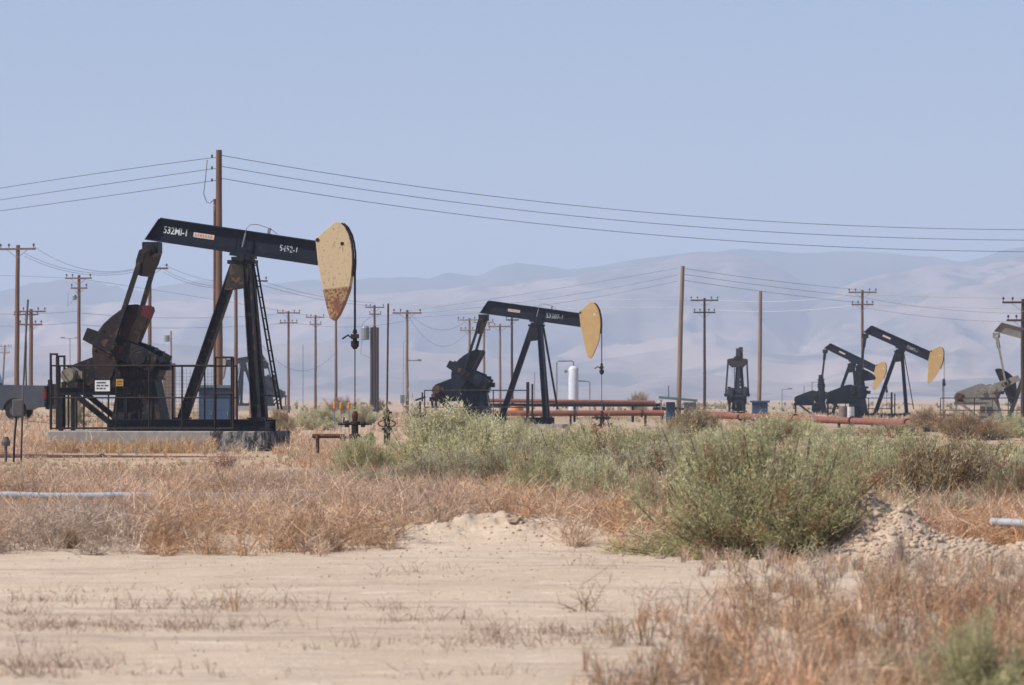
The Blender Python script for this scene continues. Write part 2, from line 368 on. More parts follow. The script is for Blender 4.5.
# ------------------------------------------------------------------ lettering
def text_obj(s, size, mt, parent, Mx, name='lettering', jitter=0, bold=.004):
    cu = bpy.data.curves.new('t', 'FONT'); cu.body = s; cu.size = size; cu.extrude = .004; cu.offset = bold; cu.resolution_u = 3; cu.space_character = 1.0
    to = bpy.data.objects.new('t', cu); COL.objects.link(to)
    dg = bpy.context.evaluated_depsgraph_get(); dg.update()
    me = bpy.data.meshes.new_from_object(to.evaluated_get(dg))
    bpy.data.objects.remove(to); bpy.data.curves.remove(cu)
    me.name = name; me.materials.clear(); me.materials.append(mt)
    me.transform(Mx)
    o = bpy.data.objects.new(name, me); COL.objects.link(o); o.parent = parent
    return o

# ------------------------------------------------------------------ pumpjack
PV = (0.1, 6.09)       # saddle pivot, local x and z
def pic(px, py):      # a point of the traced side view -> beam coordinates
    dx = (px-243)/31.3; dz = (257-py)/32.4; a = R(8.6)
    return (dx*math.cos(a)-dz*math.sin(a), dx*math.sin(a)+dz*math.cos(a))
HEAD = [pic(*p) for p in [(317,240),(327,231),(337,222.5),(341.5,224),(346,228),(350,236),(352,244),(353.3,254),(353.5,265),(352.5,278),(350,292),(345,306),(340,317),(335.5,323),(331,320),(327.5,307),(323,284),(319.7,267)]]
def pumpjack(loc, yaw, tilt, crank, label, P, group='oil pumpjacks in the field', texts=(), sc=1.0, detail=True, hook=None, padz=.62, red=False, guardmat=None):
    root = empty('pumpjack', loc, label, 'pumpjack', group, yaw, sc)
    a = R(tilt)
    B = Matrix.Translation((PV[0],0,PV[1])) @ Matrix.Rotation(a, 4, 'Y')      # beam frame: x=u, z=w
    main, head = P['main'], P['head']; dark = P.get('dark', main)
    # skid and cross members
    s = MB()
    for y in (-.72, .72): s.ibeam((-4.1,y,padz+.18),(.98,y,padz+.18),.2,.36)
    for x in (-3.9,-2.2,-.9,.2,.85): s.ibeam((x,-.7,padz+.16),(x,.7,padz+.16),.15,.28)
    s.build('skid', dark, root)
    # raised motor deck
    s = MB()
    for y in (-.7,.7):
        s.ibeam((-5.75,y,1.86),(-3.35,y,1.86),.14,.24); s.bar((-5.2,y,1.8),(-3.95,y,padz+.2),.13,.16)
        s.bar((-5.6,y,1.75),(-5.6,y,padz),.12,.12); s.bar((-3.5,y,1.75),(-3.5,y,padz+.3),.10,.10)
    for x in (-5.6,-4.8,-4.1): s.box(x-.06,x+.06,-.7,.7,1.8,1.95)
    s.build('motor_deck', dark, root)
    # motor
    s = MB(); mx, mz = -5.40, 2.36
    s.cyl_y(mx, mz, .235, -.62, .12, 22); s.cyl_y(mx, mz, .20, -.70, -.62, 22); s.cyl_y(mx, mz, .10, .12, .40, 10)
    for k in range(7): s.cyl_y(mx, mz, .255, -.5+k*.08, -.475+k*.08, 22)
    s.box(mx-.28, mx+.28, -.5, .1, 1.98, 2.16); s.box(mx+.2, mx+.40, -.4, -.1, 2.25, 2.5)
    s.build('motor', P.get('motor', M['motor']), root, smooth=True)
    # belt guard: two round ends joined
    g = MB(); pts = []; c1 = (-5.35,2.32,.42); c2 = (-3.85,2.62,.66)
    for k in range(9): t = R(262-k*(262-105)/8); pts.append((c1[0]+c1[2]*math.cos(t), c1[1]+c1[2]*math.sin(t)))
    for k in range(9): t = R(112-k*(112+80)/8); pts.append((c2[0]+c2[2]*math.cos(t), c2[1]+c2[2]*math.sin(t)))
    g.prism(pts, .36, .62); g.build('belt_guard', guardmat or main, root)
    # pedestal and reducer
    s = MB(); tz = 2.22
    vs = [(-4.0,-.55,padz+.36),(-2.40,-.55,padz+.36),(-2.40,.55,padz+.36),(-4.0,.55,padz+.36),(-3.84,-.44,tz),(-2.64,-.44,tz),(-2.64,.44,tz),(-3.84,.44,tz)]
    s.add(vs, [(3,2,1,0),(4,5,6,7),(0,1,5,4),(1,2,6,5),(2,3,7,6),(3,0,4,7)])
    for x in (-3.1,-2.7): s.bar((x,-.565,padz+.36),(x,-.455,tz),.05,.05)
    s.box(-3.9,-2.55,-.5,.5,tz,tz+.07)
    s.build('pedestal', P.get('ped', main), root, bevel=.01)
    s = MB(); gpoly = [(-3.62,2.29),(-2.48,2.29),(-2.40,2.45),(-2.40,2.8),(-2.5,3.02),(-2.7,3.18),(-3.2,3.26),(-3.62,3.05),(-3.75,2.7)]
    s.prism(gpoly, -.44, .44)
    s.prism([(-3.82,2.70),(-2.34,2.70),(-2.34,2.80),(-3.82,2.80)], -.52, .52)
    s.cyl_y(-2.62,2.55,.18,-.55,.55,14); s.cyl_y(-3.55,2.72,.20,-.55,.55,14)
    s.box(-2.95,-2.6,-.25,.25,3.12,3.24); s.box(-2.42,-2.12,-.2,.1,2.52,2.78); s.tube([(-2.8,-.1,3.2),(-2.8,-.1,3.32)], .05, 8); s.box(-2.55,-2.3,-.35,-.05,2.95,3.12)
    s.build('gear_reducer', dark, root, Matrix.Translation((-.1,0,0)), bevel=.012)
    s = MB(); s.cyl_y(-2.97,2.9,.13,-1.02,1.02,16); s.build('crank_shaft', M['rustdark'], root)
    # cranks with counterweights
    sx, sz = -2.97, 2.90; ca = R(crank)
    def C(av, b): return (sx+av*math.cos(ca)-b*math.sin(ca), sz+av*math.sin(ca)+b*math.cos(ca))
    pinr = .94; pin = C(pinr, 0)
    for sg in (-1, 1):
        y0, y1 = sg*.76, sg*.96
        arm = MB(); arm.prism([C(-.48,-.27),(C(.2,-.33)),C(1.95,-.20),C(1.95,.20),C(.2,.33),C(-.48,.27)], y0, y1)
        arm.cyl_y(*C(0,0), .30, sg*.70, sg*.99, 20); arm.cyl_y(*C(0,0), .20, sg*.99, sg*1.03, 16)
        ao = arm.build('crank_arm', main, root, bevel=.012)
        pk = MB(); pk.prism([C(pinr-.28,-.12),C(pinr+.30,-.12),C(pinr+.42,0),C(pinr+.30,.12),C(pinr-.28,.12),C(pinr-.36,0)], sg*.963, sg*.975)
        pk.build('slot_plate', M['rusty'], ao)
        for q in (-1, 1):
            hh = P.get('lobes', (.95, 1.14))[0 if q > 0 else 1]
            poly = [(.62,.205),(.62,1.20*hh),(.68,1.28*hh),(.80,1.29*hh),(1.0,1.19*hh),(1.2,.98*hh),(1.38,.72*hh),(1.52,.46*hh),(1.60,.205)]
            w = MB(); w.prism([C(u, q*v) for u, v in poly], sg*.62, sg*.93)
            for bx in (.95, 1.45): w.cyl_y(*C(bx, q*.33), .05, sg*.93, sg*.97, 8)
            wo = w.build('counterweight', P.get('weight', main), ao, bevel=.02)
            if red and q < 0:
                t_ = MB(); t_.prism([C(u, -v*1.14) for u, v in [(.608,.95),(.608,1.21),(.67,1.295),(.80,1.305),(1.01,1.205),(1.15,1.05),(1.12,.98)]], sg*.61, sg*.94)
                t_.build('painted_tip', M['red'] if sg > 0 else M['rustdark'], ao)
        pn = MB(); pn.cyl_y(*pin, .13, sg*.96, sg*1.26, 14); pn.build('wrist_pin', M['rustdark'], ao)
    # equalizer + pitmans
    tb = B @ Vector((-2.95,0,-.12)); E = Vector((tb.x, 0, tb.z))
    dirp = (Vector((pin[0],0,pin[1]))-E).normalized()
    e = MB()
    e.box(E.x-.26,E.x+.26,-.28,.28,E.z-.22,E.z+.14); e.cyl_y(E.x,E.z-.12,.2,-.36,.36,14)
    q = E+dirp*.30
    e2 = MB()
    pl = [(-.98,.12),(-.4,.24),(.4,.24),(.98,.12),(.98,-.22),(.6,-.66),(-.6,-.66),(-.98,-.22)]
    tdir = Vector((dirp.z,0,-dirp.x))*.12
    n = len(pl); vs = [q-dirp*w_+Vector((0,y_,0))+tdir for y_, w_ in pl]+[q-dirp*w_+Vector((0,y_,0))-tdir for y_, w_ in pl]
    e2.add(vs, [tuple(range(n)), tuple(range(2*n-1,n-1,-1))]+[(k,k+n,(k+1)%n+n,(k+1)%n) for k in range(n)])
    eo = e2.build('equalizer', M['rustdark'] if not P.get('pale') else main, root, bevel=.015)
    e.build('tail_bearing', dark, eo, bevel=.015)
    for sg in (-1, 1):
        p = MB(); top = q+dirp*.05+Vector((0,sg*.92,0)); bot = Vector((pin[0], sg*1.12, pin[1]))
        p.bar(top, bot, .13, .17, (0,1,0)); p.cyl_y(bot.x, bot.z, .2, sg*1.04, sg*1.2, 14); p.bar(top-dirp*.14, top+dirp*.18, .2, .2, (0,1,0))
        p.build('pitman_arm', main, root)
    # samson post
    topz = PV[1]-.22
    for nm, (x, y) in (('rear', (-1.85, 0)), ('front', (.64, -.5)), ('front', (.64, .5))):
        s = MB(); w0, w1 = (.30,.30)
        tp = (PV[0]-.22, 0, topz) if nm == 'rear' else (PV[0]+.16, (.16 if y > 0 else -.16), topz)
        s.ibeam(tp, (x,y,padz+.36), .22, .32, .035) if nm == 'rear' else s.ibeam(tp, (x,y,padz+.36), .27, .26, .035)
        s.box(x-.25,x+.25,y-.2,y+.2,padz+.37,padz+.42)
        s.build('post_leg', main, root)
    s = MB(); s.box(PV[0]-.45,PV[0]+.42,-.26,.26,topz-.02,topz+.1)
    s.build('post_cap', dark, root)
    for y0 in (-.26,.235): MB().prism([(PV[0]-.34,topz-.022),(PV[0]+.26,topz-.022),(PV[0]+.2,topz-.75),(PV[0]-.56,topz-.85)], y0, y0+.025).build('gusset_plate', M['rustplate'] if red else dark, root)
    for z in (2.2,3.9):
        t = (topz-z)/(topz-padz-.36); xx = PV[0]+.16+(.64-PV[0]-.16)*t; yy = .16+.34*t
        MB().bar((xx,-yy,z),(xx,yy,z),.1,.1).build('cross_brace', dark, root)
    s = MB(); s.cyl_y(PV[0],PV[1]-.05,.13,-.36,.36,16); s.box(PV[0]-.3,PV[0]+.3,-.34,.34,topz+.1,topz+.2)
    s.build('saddle_bearing', dark, root)
    # ladder on the well side of the post
    s = MB(); lt = Vector((PV[0]+.30,0,5.98)); lb = Vector((1.22,0,1.3))
    for y in (.05,.50): s.tube([lt+Vector((0,y,0)), lb+Vector((0,y,0))], .032, 6)
    for k in range(14):
        p = lt.lerp(lb, (k+.5)/14); s.tube([p+Vector((0,.05,0)), p+Vector((0,.5,0))], .022, 5)
    s.bar(lt+Vector((0,.25,-.2)), (PV[0]+.1,.2,5.35), .05,.05); s.bar(lb+Vector((0,.25,.4)), (.6,.4,1.75), .05,.05)
    s.build('ladder', P.get('ladder', M['black2']), root)
    # walking beam (I section, slanted tail)
    w0, w1 = .06, .82; ft = .045
    s = MB(); s.prism([(-3.12,w0+ft),(2.42,w0+ft),(2.35,w1-ft),(-2.80,w1-ft)], -.03, .03)
    s.prism([(-3.20,w0),(2.45,w0),(2.45,w0+ft),(-3.17,w0+ft)], -.17, .17)
    s.prism([(-2.80,w1-ft),(2.35,w1-ft),(2.35,w1),(-2.78,w1)], -.17, .17)
    s.prism([(-3.17,w0+ft),(-3.13,w0+ft),(-2.80,w1-ft),(-2.84,w1-ft)], -.17, .17)
    for u in (-.28,.28,-2.9): s.box(u-.012,u+.012,-.045,.045,w0+ft,w1-ft if u > -1 else .35)
    s.box(-.4,.4,-.2,.2,-.03,w0)
    bo = s.build('walking_beam', P.get('beam', main), root, B)
    s = MB(); s.box(-2.62+.95,-2.62+1.62,-.045,-.03,.37,.52); pb = s.build('name_plate', M['plate'], bo, B) if not P.get('pale') else None
    pm = MB()
    for k in range(7): pm.box(-1.62+k*.083,-1.58+k*.083,-.052,-.045,.41,.49)
    if detail: pm.build('plate_print', M['platemark'], bo, B)
    for txt, u, w, size, mt in texts:
        text_obj(txt, size, mt, bo, B @ Matrix.Translation((u,-.036,w)) @ Matrix.Rotation(R(90),4,'X') @ Matrix.Diagonal((.78,1,1,1)))
    if detail:
        s = MB(); s.tube([(-.05,-.1,.3),(.0,-.18,.5),(.02,-.18,.88),(.12,-.1,1.02),(.35,-.05,1.05),(.75,-.05,.98),(1.0,-.05,.84)], .012, 5)
        s.box(.68,.76,-.1,.0,.82,1.0); s.tube([(-.02,-.19,.28),(.02,-.19,.72)], .03, 6); s.build('cable', M['galv'], bo, B)
    # horsehead
    s = MB(); s.prism(HEAD, -.20, .20); ho = s.build('horsehead', head, root, B, bevel=.008)
    s = MB()
    arc = HEAD[3:14]
    for y in (-.15,.15):
        pts = [Vector((p[0]+.045 if i_ < 9 else p[0]+.03, y, p[1])) for i_, p in enumerate(arc)]
        s.tube([p for p in pts[:7]], .03, 6, True)
    s.build('track_cable', M['rustdark'], ho, B)
    hx, hz = pic(343.7, 245); MB().cyl_y(hx, hz, .06, -.205, .205, 10).build('head_pin', M['rustdark'] if red else M['white'], ho, B)
    hx, hz = pic(319,241); MB().cyl_y(hx, hz, .06, -.215, .215, 10).build('head_pin', M['rustdark'], ho, B)
    # bridle, carrier bar, polished rod
    wp = max((B @ Vector((u,0,w)) for u, w in HEAD), key=lambda p: p.x); wx = wp.x+.05
    cz = wp.z-2.25
    s = MB()
    for y in (-.07,.07): s.tube([(wx,y,wp.z+.15),(wx,y,cz)], .02, 6)
    s.build('bridle', M['rustdark'], root)
    s = MB(); s.box(wx-.09,wx+.09,-.2,.2,cz-.08,cz+.05); s.lathe([(.05,0),(.09,.05),(.13,.1),(.13,.26),(.07,.2),(.07,.42),(.04,.46)], (wx,0,cz-.42), 10)
    s.lathe([(.05,0),(.08,.04),(.05,.14)], (wx,0,cz+.06), 8)
    if detail: s.tube([(wx-.05,-.1,cz-.1),(wx-.2,-.1,cz+.02),(wx-.38,-.1,cz-.1)], .03, 5)
    s.build('carrier_bar', M['rustdark'], root)
    s = MB(); s.tube([(wx,0,cz-.4),(wx,0,1.3)], .02, 6); s.build('polished_rod', M['rusty'], root)
    root['wx'] = wx
    if hook: hook(root, B)
    return root

def at(root, x, y, z):
    c, s_ = math.cos(root.rotation_euler[2]), math.sin(root.rotation_euler[2]); k = root.scale[0]
    return Vector((root.location.x+(x*c-y*s_)*k, root.location.y+(x*s_+y*c)*k, root.location.z+z*k))
PB = dict(weight=M['weight'], main=M['black2'], head=M['headworn'], beam=M['navy'], dark=M['black'])
PN = dict(main=M['navy'], head=M['tan'], dark=M['black'])
PG = dict(main=M['gray'], head=M['gray'], dark=M['gray'], weight=M['black2'], motor=M['rusty'], pale=True, ladder=M['gray'])
D1 = 136.0
p1 = pumpjack((( 240-512)/F*D1, D1, 0), R(-10), 8.6, 157, 'large black pumpjack nearest the camera, its tan horsehead rusted at the tip', PB,
     texts=[('532MI-1', -2.66, .36, .31, M['letter']), ('5452-1', 1.12, .34, .28, M['scratch'])], red=True)
D2 = 238.0
p2 = pumpjack(((535-512)/F*D2, D2, -.28), R(-8), 8.0, 152, 'dark blue pumpjack in the middle of the photo beside the white tank', dict(PN, motor=M['rusty']),
     texts=[('53307-1', .45, .32, .38, M['scratch'])], padz=.5)
D3 = 345.0
p3 = pumpjack(((898.5-512)/F*D3, D3, -.55), R(-3), 24, 96, 'dark blue pumpjack with steeply tilted beam, right one of the overlapping pair', dict(PN, lobes=(.28,.95), motor=M['black']),
     texts=[('53M05-1', .45, .30, .34, M['scratch'])], detail=False)
D4 = 400.0
p4 = pumpjack(((851-512)/F*D4, D4, -.62), R(-6), 26, 92, 'dark blue pumpjack partly hidden behind the right-hand pumpjack, left of the pair', dict(PN, lobes=(.28,.28), motor=M['black']), detail=False, sc=.91)
D5 = 410.0
p5 = pumpjack(((738-512)/F*D5, D5-2, -.5), R(84), 5, 200, 'dark pumpjack seen end on between two tall wooden poles', dict(main=M['black'], head=M['black'], dark=M['black'], motor=M['black'], lobes=(.8,.6)), detail=False, sc=.95)
D6 = 285.0
p6 = pumpjack(((1036-512)/F*D6, D6, -.45), R(-7), 15, 24, 'weathered gray pumpjack cut off by the right edge of the photo', PG, detail=False, sc=.93)
D7 = 560.0
p7 = pumpjack(((244-512)/F*D7, D7, 0), R(158), 8, 120, 'small distant pumpjack seen between the legs of the nearest one, facing left', dict(main=M['black'], head=M['gray'], dark=M['black']), detail=False)

# ------------------------------------------------------------------ pads and guard fences
def box_thing(name, root, x0, x1, y0, y1, z0, z1, mt, label, cat, group=None, bevel=.02):
    o = MB().box(x0,x1,y0,y1,z0,z1).build(name, mt, None, bevel=bevel)
    o.location = root.location; o.rotation_euler = root.rotation_euler; return tag(o, label, cat, group)
box_thing('concrete_pad', p1, -5.8, -.55, -1.6, 1.6, -.3, .62, M['conc'], 'pale concrete footing under the rear of the nearest pumpjack', 'concrete footing', bevel=.03)
box_thing('concrete_block', p1, -.54, 1.22, -1.75, 1.7, -.3, .618, M['concoil'], 'oil-blackened concrete block under the front legs of the nearest pumpjack', 'concrete block', bevel=.03)
for p, lb in ((p2,'concrete footing under the middle pumpjack'),(p3,'concrete footing under the right pumpjack of the pair'),(p4,'concrete footing under the half-hidden pumpjack'),(p5,'concrete footing under the end-on pumpjack'),(p6,'concrete footing under the gray pumpjack'),(p7,'concrete footing under the distant left-facing pumpjack')):
    box_thing('concrete_pad', p, -6.0, 1.7, -1.5, 1.5, -.8, .61 if p is not p2 else .49, M['conc'], lb, 'concrete footing', 'concrete footings of the pumpjacks')

def rail_panel(mb, a, b, z0, z1, n, r=.028, mesh=False):
    a = Vector(a); b = Vector(b)
    for z in (z0+.04, (z0+z1)/2, z1): mb.tube([(a.x,a.y,z),(b.x,b.y,z)], r, 6)
    for k in range(n+1):
        p = a.lerp(b, k/n); mb.tube([(p.x,p.y,z0),(p.x,p.y,z1)], r, 6)
def mesh_panel(mb, a, b, z0, z1, step=.11, t=.006):
    a = Vector(a); b = Vector(b); L_ = (b-a).length; n = int(L_/step)
    for k in range(1, n):
        p = a.lerp(b, k/n); mb.bar((p.x,p.y,z0),(p.x,p.y,z1), t, t, (0,1,0))
    for k in range(1, int((z1-z0)/step)): mb.bar((a.x,a.y,z0+k*step),(b.x,b.y,z0+k*step), t, t)
g = empty('guard_fence', p1.location, 'black steel railing with wire mesh around the crank of the nearest pumpjack', 'guard fence', None, R(-10))
zt, zb = 2.66, .66
mb = MB(); rail_panel(mb, (-5.7,-1.45,0), (-.45,-1.45,0), zb, zt, 5); rail_panel(mb, (-5.7,1.45,0), (-.45,1.45,0), zb, zt, 5)
mb.build('railing', M['rustdark'], g)
mb = MB()
for x in (-5.72,-5.52):
    for y in (-1.45,-.6): mb.bar((x,y,zb),(x,y,zt+.36 if y < -1 else zt+.3),.06,.06)
for y in (-1.45,-.6): mb.bar((-5.75,y,zt+.36 if y < -1 else zt+.3),(-5.49,y,zt+.36 if y < -1 else zt+.3),.06,.06)
rail_panel(mb, (-5.7,-1.45,0), (-5.7,1.45,0), zb, zt, 3); mb.build('end_frame', M['rustdark'], g)
mb = MB(); rail_panel(mb, (-.43,-1.45,0), (-.05,-.9,0), zb, zt+.25, 1, .035); rail_panel(mb, (-.43,-1.45,0), (.14,-1.45,0), zb, zt+.25, 1, .035); mb.build('gate', M['rustdark'], g)
mb = MB(); mesh_panel(mb, (-3.6,-1.45,0), (-.45,-1.45,0), zb, zt-.1); mesh_panel(mb, (-5.7,-1.45,0), (-3.6,-1.45,0), zb, zb+1.0, .14); mb.build('wire_mesh', M['black2'], g)
mb = MB().box(-4.28,-3.80,-1.50,-1.48,1.86,2.20); so = mb.build('warning_sign', M['white'], g)
mb = MB()
for r_, (z, ws) in enumerate([(2.13,(.3,)),(2.04,(.12,.08,.12)),(1.95,(.07,.10,.06))]):
    x = -4.23
    for w in ws: mb.box(x,x+w,-1.506,-1.501,z-.022,z+.022); x += w+.03
mb.build('printed_lines', M['ink'], so)
mb = MB().box(-3.60,-3.37,-1.50,-1.48,2.02,2.24); so = mb.build('caution_sign', M['yellow'], g); MB().box(-3.57,-3.40,-1.506,-1.501,2.15,2.19).box(-3.57,-3.42,-1.506,-1.501,2.07,2.1).build('printed_lines', M['ink'], so)

def small_fence(root, x0, x1, y, label, h=1.9, grp='railings around the farther pumpjacks'):
    g = empty('guard_fence', root.location, label, 'guard fence', grp, root.rotation_euler[2])
    mb = MB(); rail_panel(mb, (x0,y,0), (x1,y,0), .5, h, 3, .035); mb.build('railing', M['black2'], g)
    mb = MB(); mb.bar((x1,y,.4),(x1,y,h+.45),.16,.16); mb.bar((x1+.25,y,.4),(x1+.25,y,h+.35),.1,.1); mb.build('end_post', M['black2'], g)
small_fence(p2, -5.9, -.2, -1.45, 'dark railing in front of the pedestal of the middle pumpjack', 2.35)
small_fence(p3, -6.0, -.5, 1.3, 'dark railing behind the right pumpjack of the pair', 2.2)
small_fence(p6, -6.2, .4, -1.45, 'gray railing beside the gray pumpjack', 2.1)

# ------------------------------------------------------------------ wellheads
def wellhead(loc, label, zt=1.45, rod=None, tall=False, grp='wellheads'):
    w = empty('wellhead', loc, label, 'wellhead', grp, R(-10), .86)
    s = MB(); s.lathe([(.13,-.2),(.13,.5),(.22,.52),(.22,.6),(.13,.62),(.13,.95),(.18,.97),(.18,1.05),(.09,1.08),(.09,1.2)], (0,0,0), 12)
    s.build('casing_head', M['rustdark'], w)
    s = MB(); s.lathe([(.08,0),(.11,.04),(.12,.2),(.08,.3),(.05,.34)], (0,0,zt-.34), 12); s.build('stuffing_box', M['redcap'] if not tall else M['rustdark'], w)
    s = MB()
    if not tall:
        s.tube([(-.62,0,.98),(.62,0,.98)], .05, 8); s.tube([(-.55,0,.48),(.72,0,.48)], .045, 8)
        for x, z in ((-.3,.98),(.3,.98),(-.45,.48),(.5,.48)): s.tube([(x-.06,0,z),(x+.06,0,z)], .13, 10); s.tube([(x,0,z),(x,-.22,z+.03)], .03, 6)
        s.tube([(.62,0,.35),(.62,0,.66)], .07, 8); s.tube([(-.42,0,.98),(-.40,0,1.22)], .03, 6)
    else:
        for q in (-1,1): MB().tube([(q*.14,0,.9),(q*.3,0,.86),(q*.36,0,.78),(q*.3,0,.68),(q*.14,0,.66)], .03, 6).build('handle', M['rusty'], w)
        s.lathe([(.2,0),(.2,.08)], (0,0,1.18), 12)
    s.build('valve', M['black2'], w)
    if rod:
        s = MB(); s.tube([(0,0,zt-.1),(.05,0,rod)], .04, 8); s.build('rod', M['rusty'], w)
    return w
wl = at(p1, p1['wx'], 0, 0); wl.z = float(gz(wl.x, wl.y)); wellhead(wl, 'rusty black wellhead with side valves below the nearest horsehead')
wellhead(gpt(387, 150, .1), 'wellhead with a tall bare rod standing straight up, no pumpjack over it', 1.4, 5.6, True)
for p, lb in ((p2,'wellhead in the scrub below the tan head of the middle pumpjack'),(p3,'wellhead on a patch of bare ground below the right pumpjack of the pair')):
    l = at(p, p['wx'], 0, 0); wellhead(l, lb, 1.45)
del p1['wx'], p2['wx'], p3['wx'], p4['wx'], p5['wx'], p6['wx'], p7['wx']

# ------------------------------------------------------------------ poles
GP = 'utility poles across the field'
POLETOP = {}
def pole(px, D, topy, style, label, wood='wood', r=.15, lean=0, base_dz=0, extra=None, ry=None):
    b = gpt(px, D, base_dz-.2); ztop = CH+(HZ-topy)/F*D; H = ztop-b.z
    o = empty('utility_pole', b, label, 'utility pole', GP, R(ry if ry is not None else random.uniform(-18, 18)))
    t = Vector((lean, 0, H)); s = MB()
    s.tube([Vector((0,0,0)).lerp(t, k/6)+Vector((random.uniform(-.02,.02) if 0 < k < 6 else 0,0,0)) for k in range(7)], r, 10, True, r*.72); s.build('shaft', M[wood], o, smooth=True)
    def arm(z, w, off=0, pins=(-.9,-.45,.9)):
        a = MB(); c = t*(z/H)
        a.box(c.x+off-w/2, c.x+off+w/2, -.19, -.08, z-.06, z+.06); ao = a.build('crossarm', M[wood], o)
        for pp in pins:
            x = c.x+off+pp*w/2; MB().lathe([(.02,0),(.02,.1),(.06,.12),(.07,.2),(.04,.27)], (x,-.13,z+.06), 8).build('insulator', M['insul'], ao)
        for s_ in (-1,1): MB().bar((c.x+off+s_*w*.28,-.14,z-.05),(c.x,-.12,z-.55),.03,.03).build('brace', M['galv'], ao)
    if style == 'T': arm(H-.25, 2.4)
    if style == 'T2': arm(H-.2, 2.4, 0, (-.95,-.5,.5,.95)); arm(H-1.25, 1.9, 0, (-.9,-.4,.4,.9))
    if style == 'TR': arm(H-.3, 2.2, .15)
    if style == 'X2':
        arm(H-.25, 2.1); arm(H-1.0, 1.3, .05, (-.9,.9))
    if extra: extra(o, t, H)
    return o
def riser(o, t, H):
    s = MB(); s.tube([(-.20,-.02,.5),(-.19,-.02,H*.83)], .07, 8); s.build('riser_pipe', M['pipebrown'], o)
    s = MB(); z = H
    s.tube([(-.22,0,H*.83),(-.42,0,z-2.45),(-.58,0,z-2.4),(-.72,0,z-2.0),(-.64,0,z-1.4),(-.55,0,z-.45)], .018, 5)
    for dz in (.28,.82,1.38): s.lathe([(.02,0),(.05,.03),(.05,.12),(.02,.16)], (-.33,0,z-dz-.08), 6)
    s.build('drop_cable', M['wire'], o)
def xformer(side, dz, r=.22, h=.7):
    def f(o, t, H):
        s = MB(); s.lathe([(r*.9,0),(r,.04),(r,h-.06),(r*.8,h)], (side*(r+.2),0,H-dz), 12); s.bar((0,0,H-dz+h*.5),(side*(r+.2),0,H-dz+h*.5),.08,.1)
        s.build('transformer', M['galv'], o)
        s = MB(); s.tube([(side*(r+.3),0,H-dz),(side*(r+.75),0,H-dz-.5),(side*(r+.7),0,H-dz+.6)], .012, 4); s.build('jumper_cable', M['wire'], o)
    return f
def extraT(o, t, H):
    s = MB(); s.box(.1,.9,-.05,.05,H-4.2,H-4.12); s.box(.85,1.2,-.04,.04,H-4.22,H-4.06); s.build('lamp_bracket', M['galv'], o)
    s = MB(); s.tube([(-.1,0,.6),(-.3,0,.9),(-.3,0,H-2.7),(-.1,0,H-2.5)], .02, 5); s.box(-.55,-.2,-.2,.1,1.4,2.1); s.build('meter_box', M['galv'], o)
poles = [
 (219, 200, 150, None, 'tallest brown pole, behind the nearest pumpjack, with three long wires at its top', 'wood', .19, 0, riser),
 (16.5, 265, 245, 'T', 'tall brown pole with one wide crossarm near the left edge, above the pickup', 'wood', .17, .1, None),
 (31, 350, 309, 'T2', 'shorter thick pole with two crossarms just right of the tall pole by the pickup', 'wood', .2, 0, None),
 (26, 420, 312, 'T', 'thin dark pole half hidden by the shorter thick pole at far left', 'wooddark', .10, 0, None),
 (79, 330, 275, 'X2', 'brown pole with two crossarms standing left of the nearest counterweights', 'wood', .16, 0, xformer(-1, 1.9, .16, .4)),
 (150, 298, 264, 'TR', 'brown pole with one crossarm behind the pitman arms of the nearest pumpjack', 'wood', .16, 0, None),
 (236, 292, 258, None, 'reddish plain pole seen between the legs of the nearest pumpjack', 'wood', .15, 0, None),
 (251, 330, 277, 'TR', 'brown pole with a crossarm behind the front legs of the nearest pumpjack', 'wood', .15, 0, None),
 (288.5, 455, 311, 'T2', 'distant pole with two crossarms right of the ladder of the nearest pumpjack', 'wood', .16, 0, None),
 (315.5, 470, 315, 'X2', 'distant pole with short crossarms, left neighbour of the plain pole under the horsehead', 'wood', .16, 0, None),
 (336, 470, 318, None, 'distant plain brown pole under the tip of the nearest horsehead', 'wood', .17, 0, None),
 (374.5, 470, 305, 'X2', 'pole carrying a gray transformer above a thick dark lower section', 'wood', .16, 0, None),
 (407, 358, 310, 'T', 'pale gray pole with one crossarm and a meter box near its foot', 'woodlight', .15, 0, extraT),
 (469.5, 440, 318, 'T2', 'leftmost pole of the four behind the middle pumpjack', 'woodlight', .16, 0, None),
 (484, 445, 320, 'X2', 'second pole from the left of the four behind the middle pumpjack', 'woodlight', .15, 0, None),
 (500, 430, 324, 'T', 'third pole from the left of the four behind the middle pumpjack', 'woodlight', .15, 0, None),
 (512, 435, 310, 'X2', 'darker pole of the four behind the middle pumpjack, close left of its rear leg', 'wooddark', .15, 0, None),
 (678, 300, 266, None, 'tall plain pole leaning slightly right, above the blue cabinets with a flat roof', 'woodlight', .19, .33, None),
 (704.5, 375, 298, 'T2', 'thin dark pole with two crossarms left of the end-on pumpjack', 'wooddark', .14, 0, None),
 (759, 352, 291, None, 'plain pole rising behind the blue-gray cabinet right of the end-on pumpjack', 'woodlight', .19, .12, None),
 (862.5, 372, 290, 'T2', 'brown pole with two crossarms behind the pair of tilted pumpjacks', 'wood', .15, 0, None),
 (1023, 255, 299, 'T2', 'dark pole with two crossarms at the right edge in front of the gray pumpjack', 'wooddark', .14, 0, None),
 (1, 700, 345, 'T2', 'small distant leaning pole at the very left edge', 'wood', .16, .7, None),
 (171, 640, 331, None, 'small distant pole with a transformer behind the nearest pumpjack', 'woodlight', .17, 0, xformer(-1, 1.6, .4, 1.0)),
]
for px, D, ty, st, lb, wd, r, ln, ex in poles: pole(px, D, ty, st, lb, wd, r, ln, 0, ex)
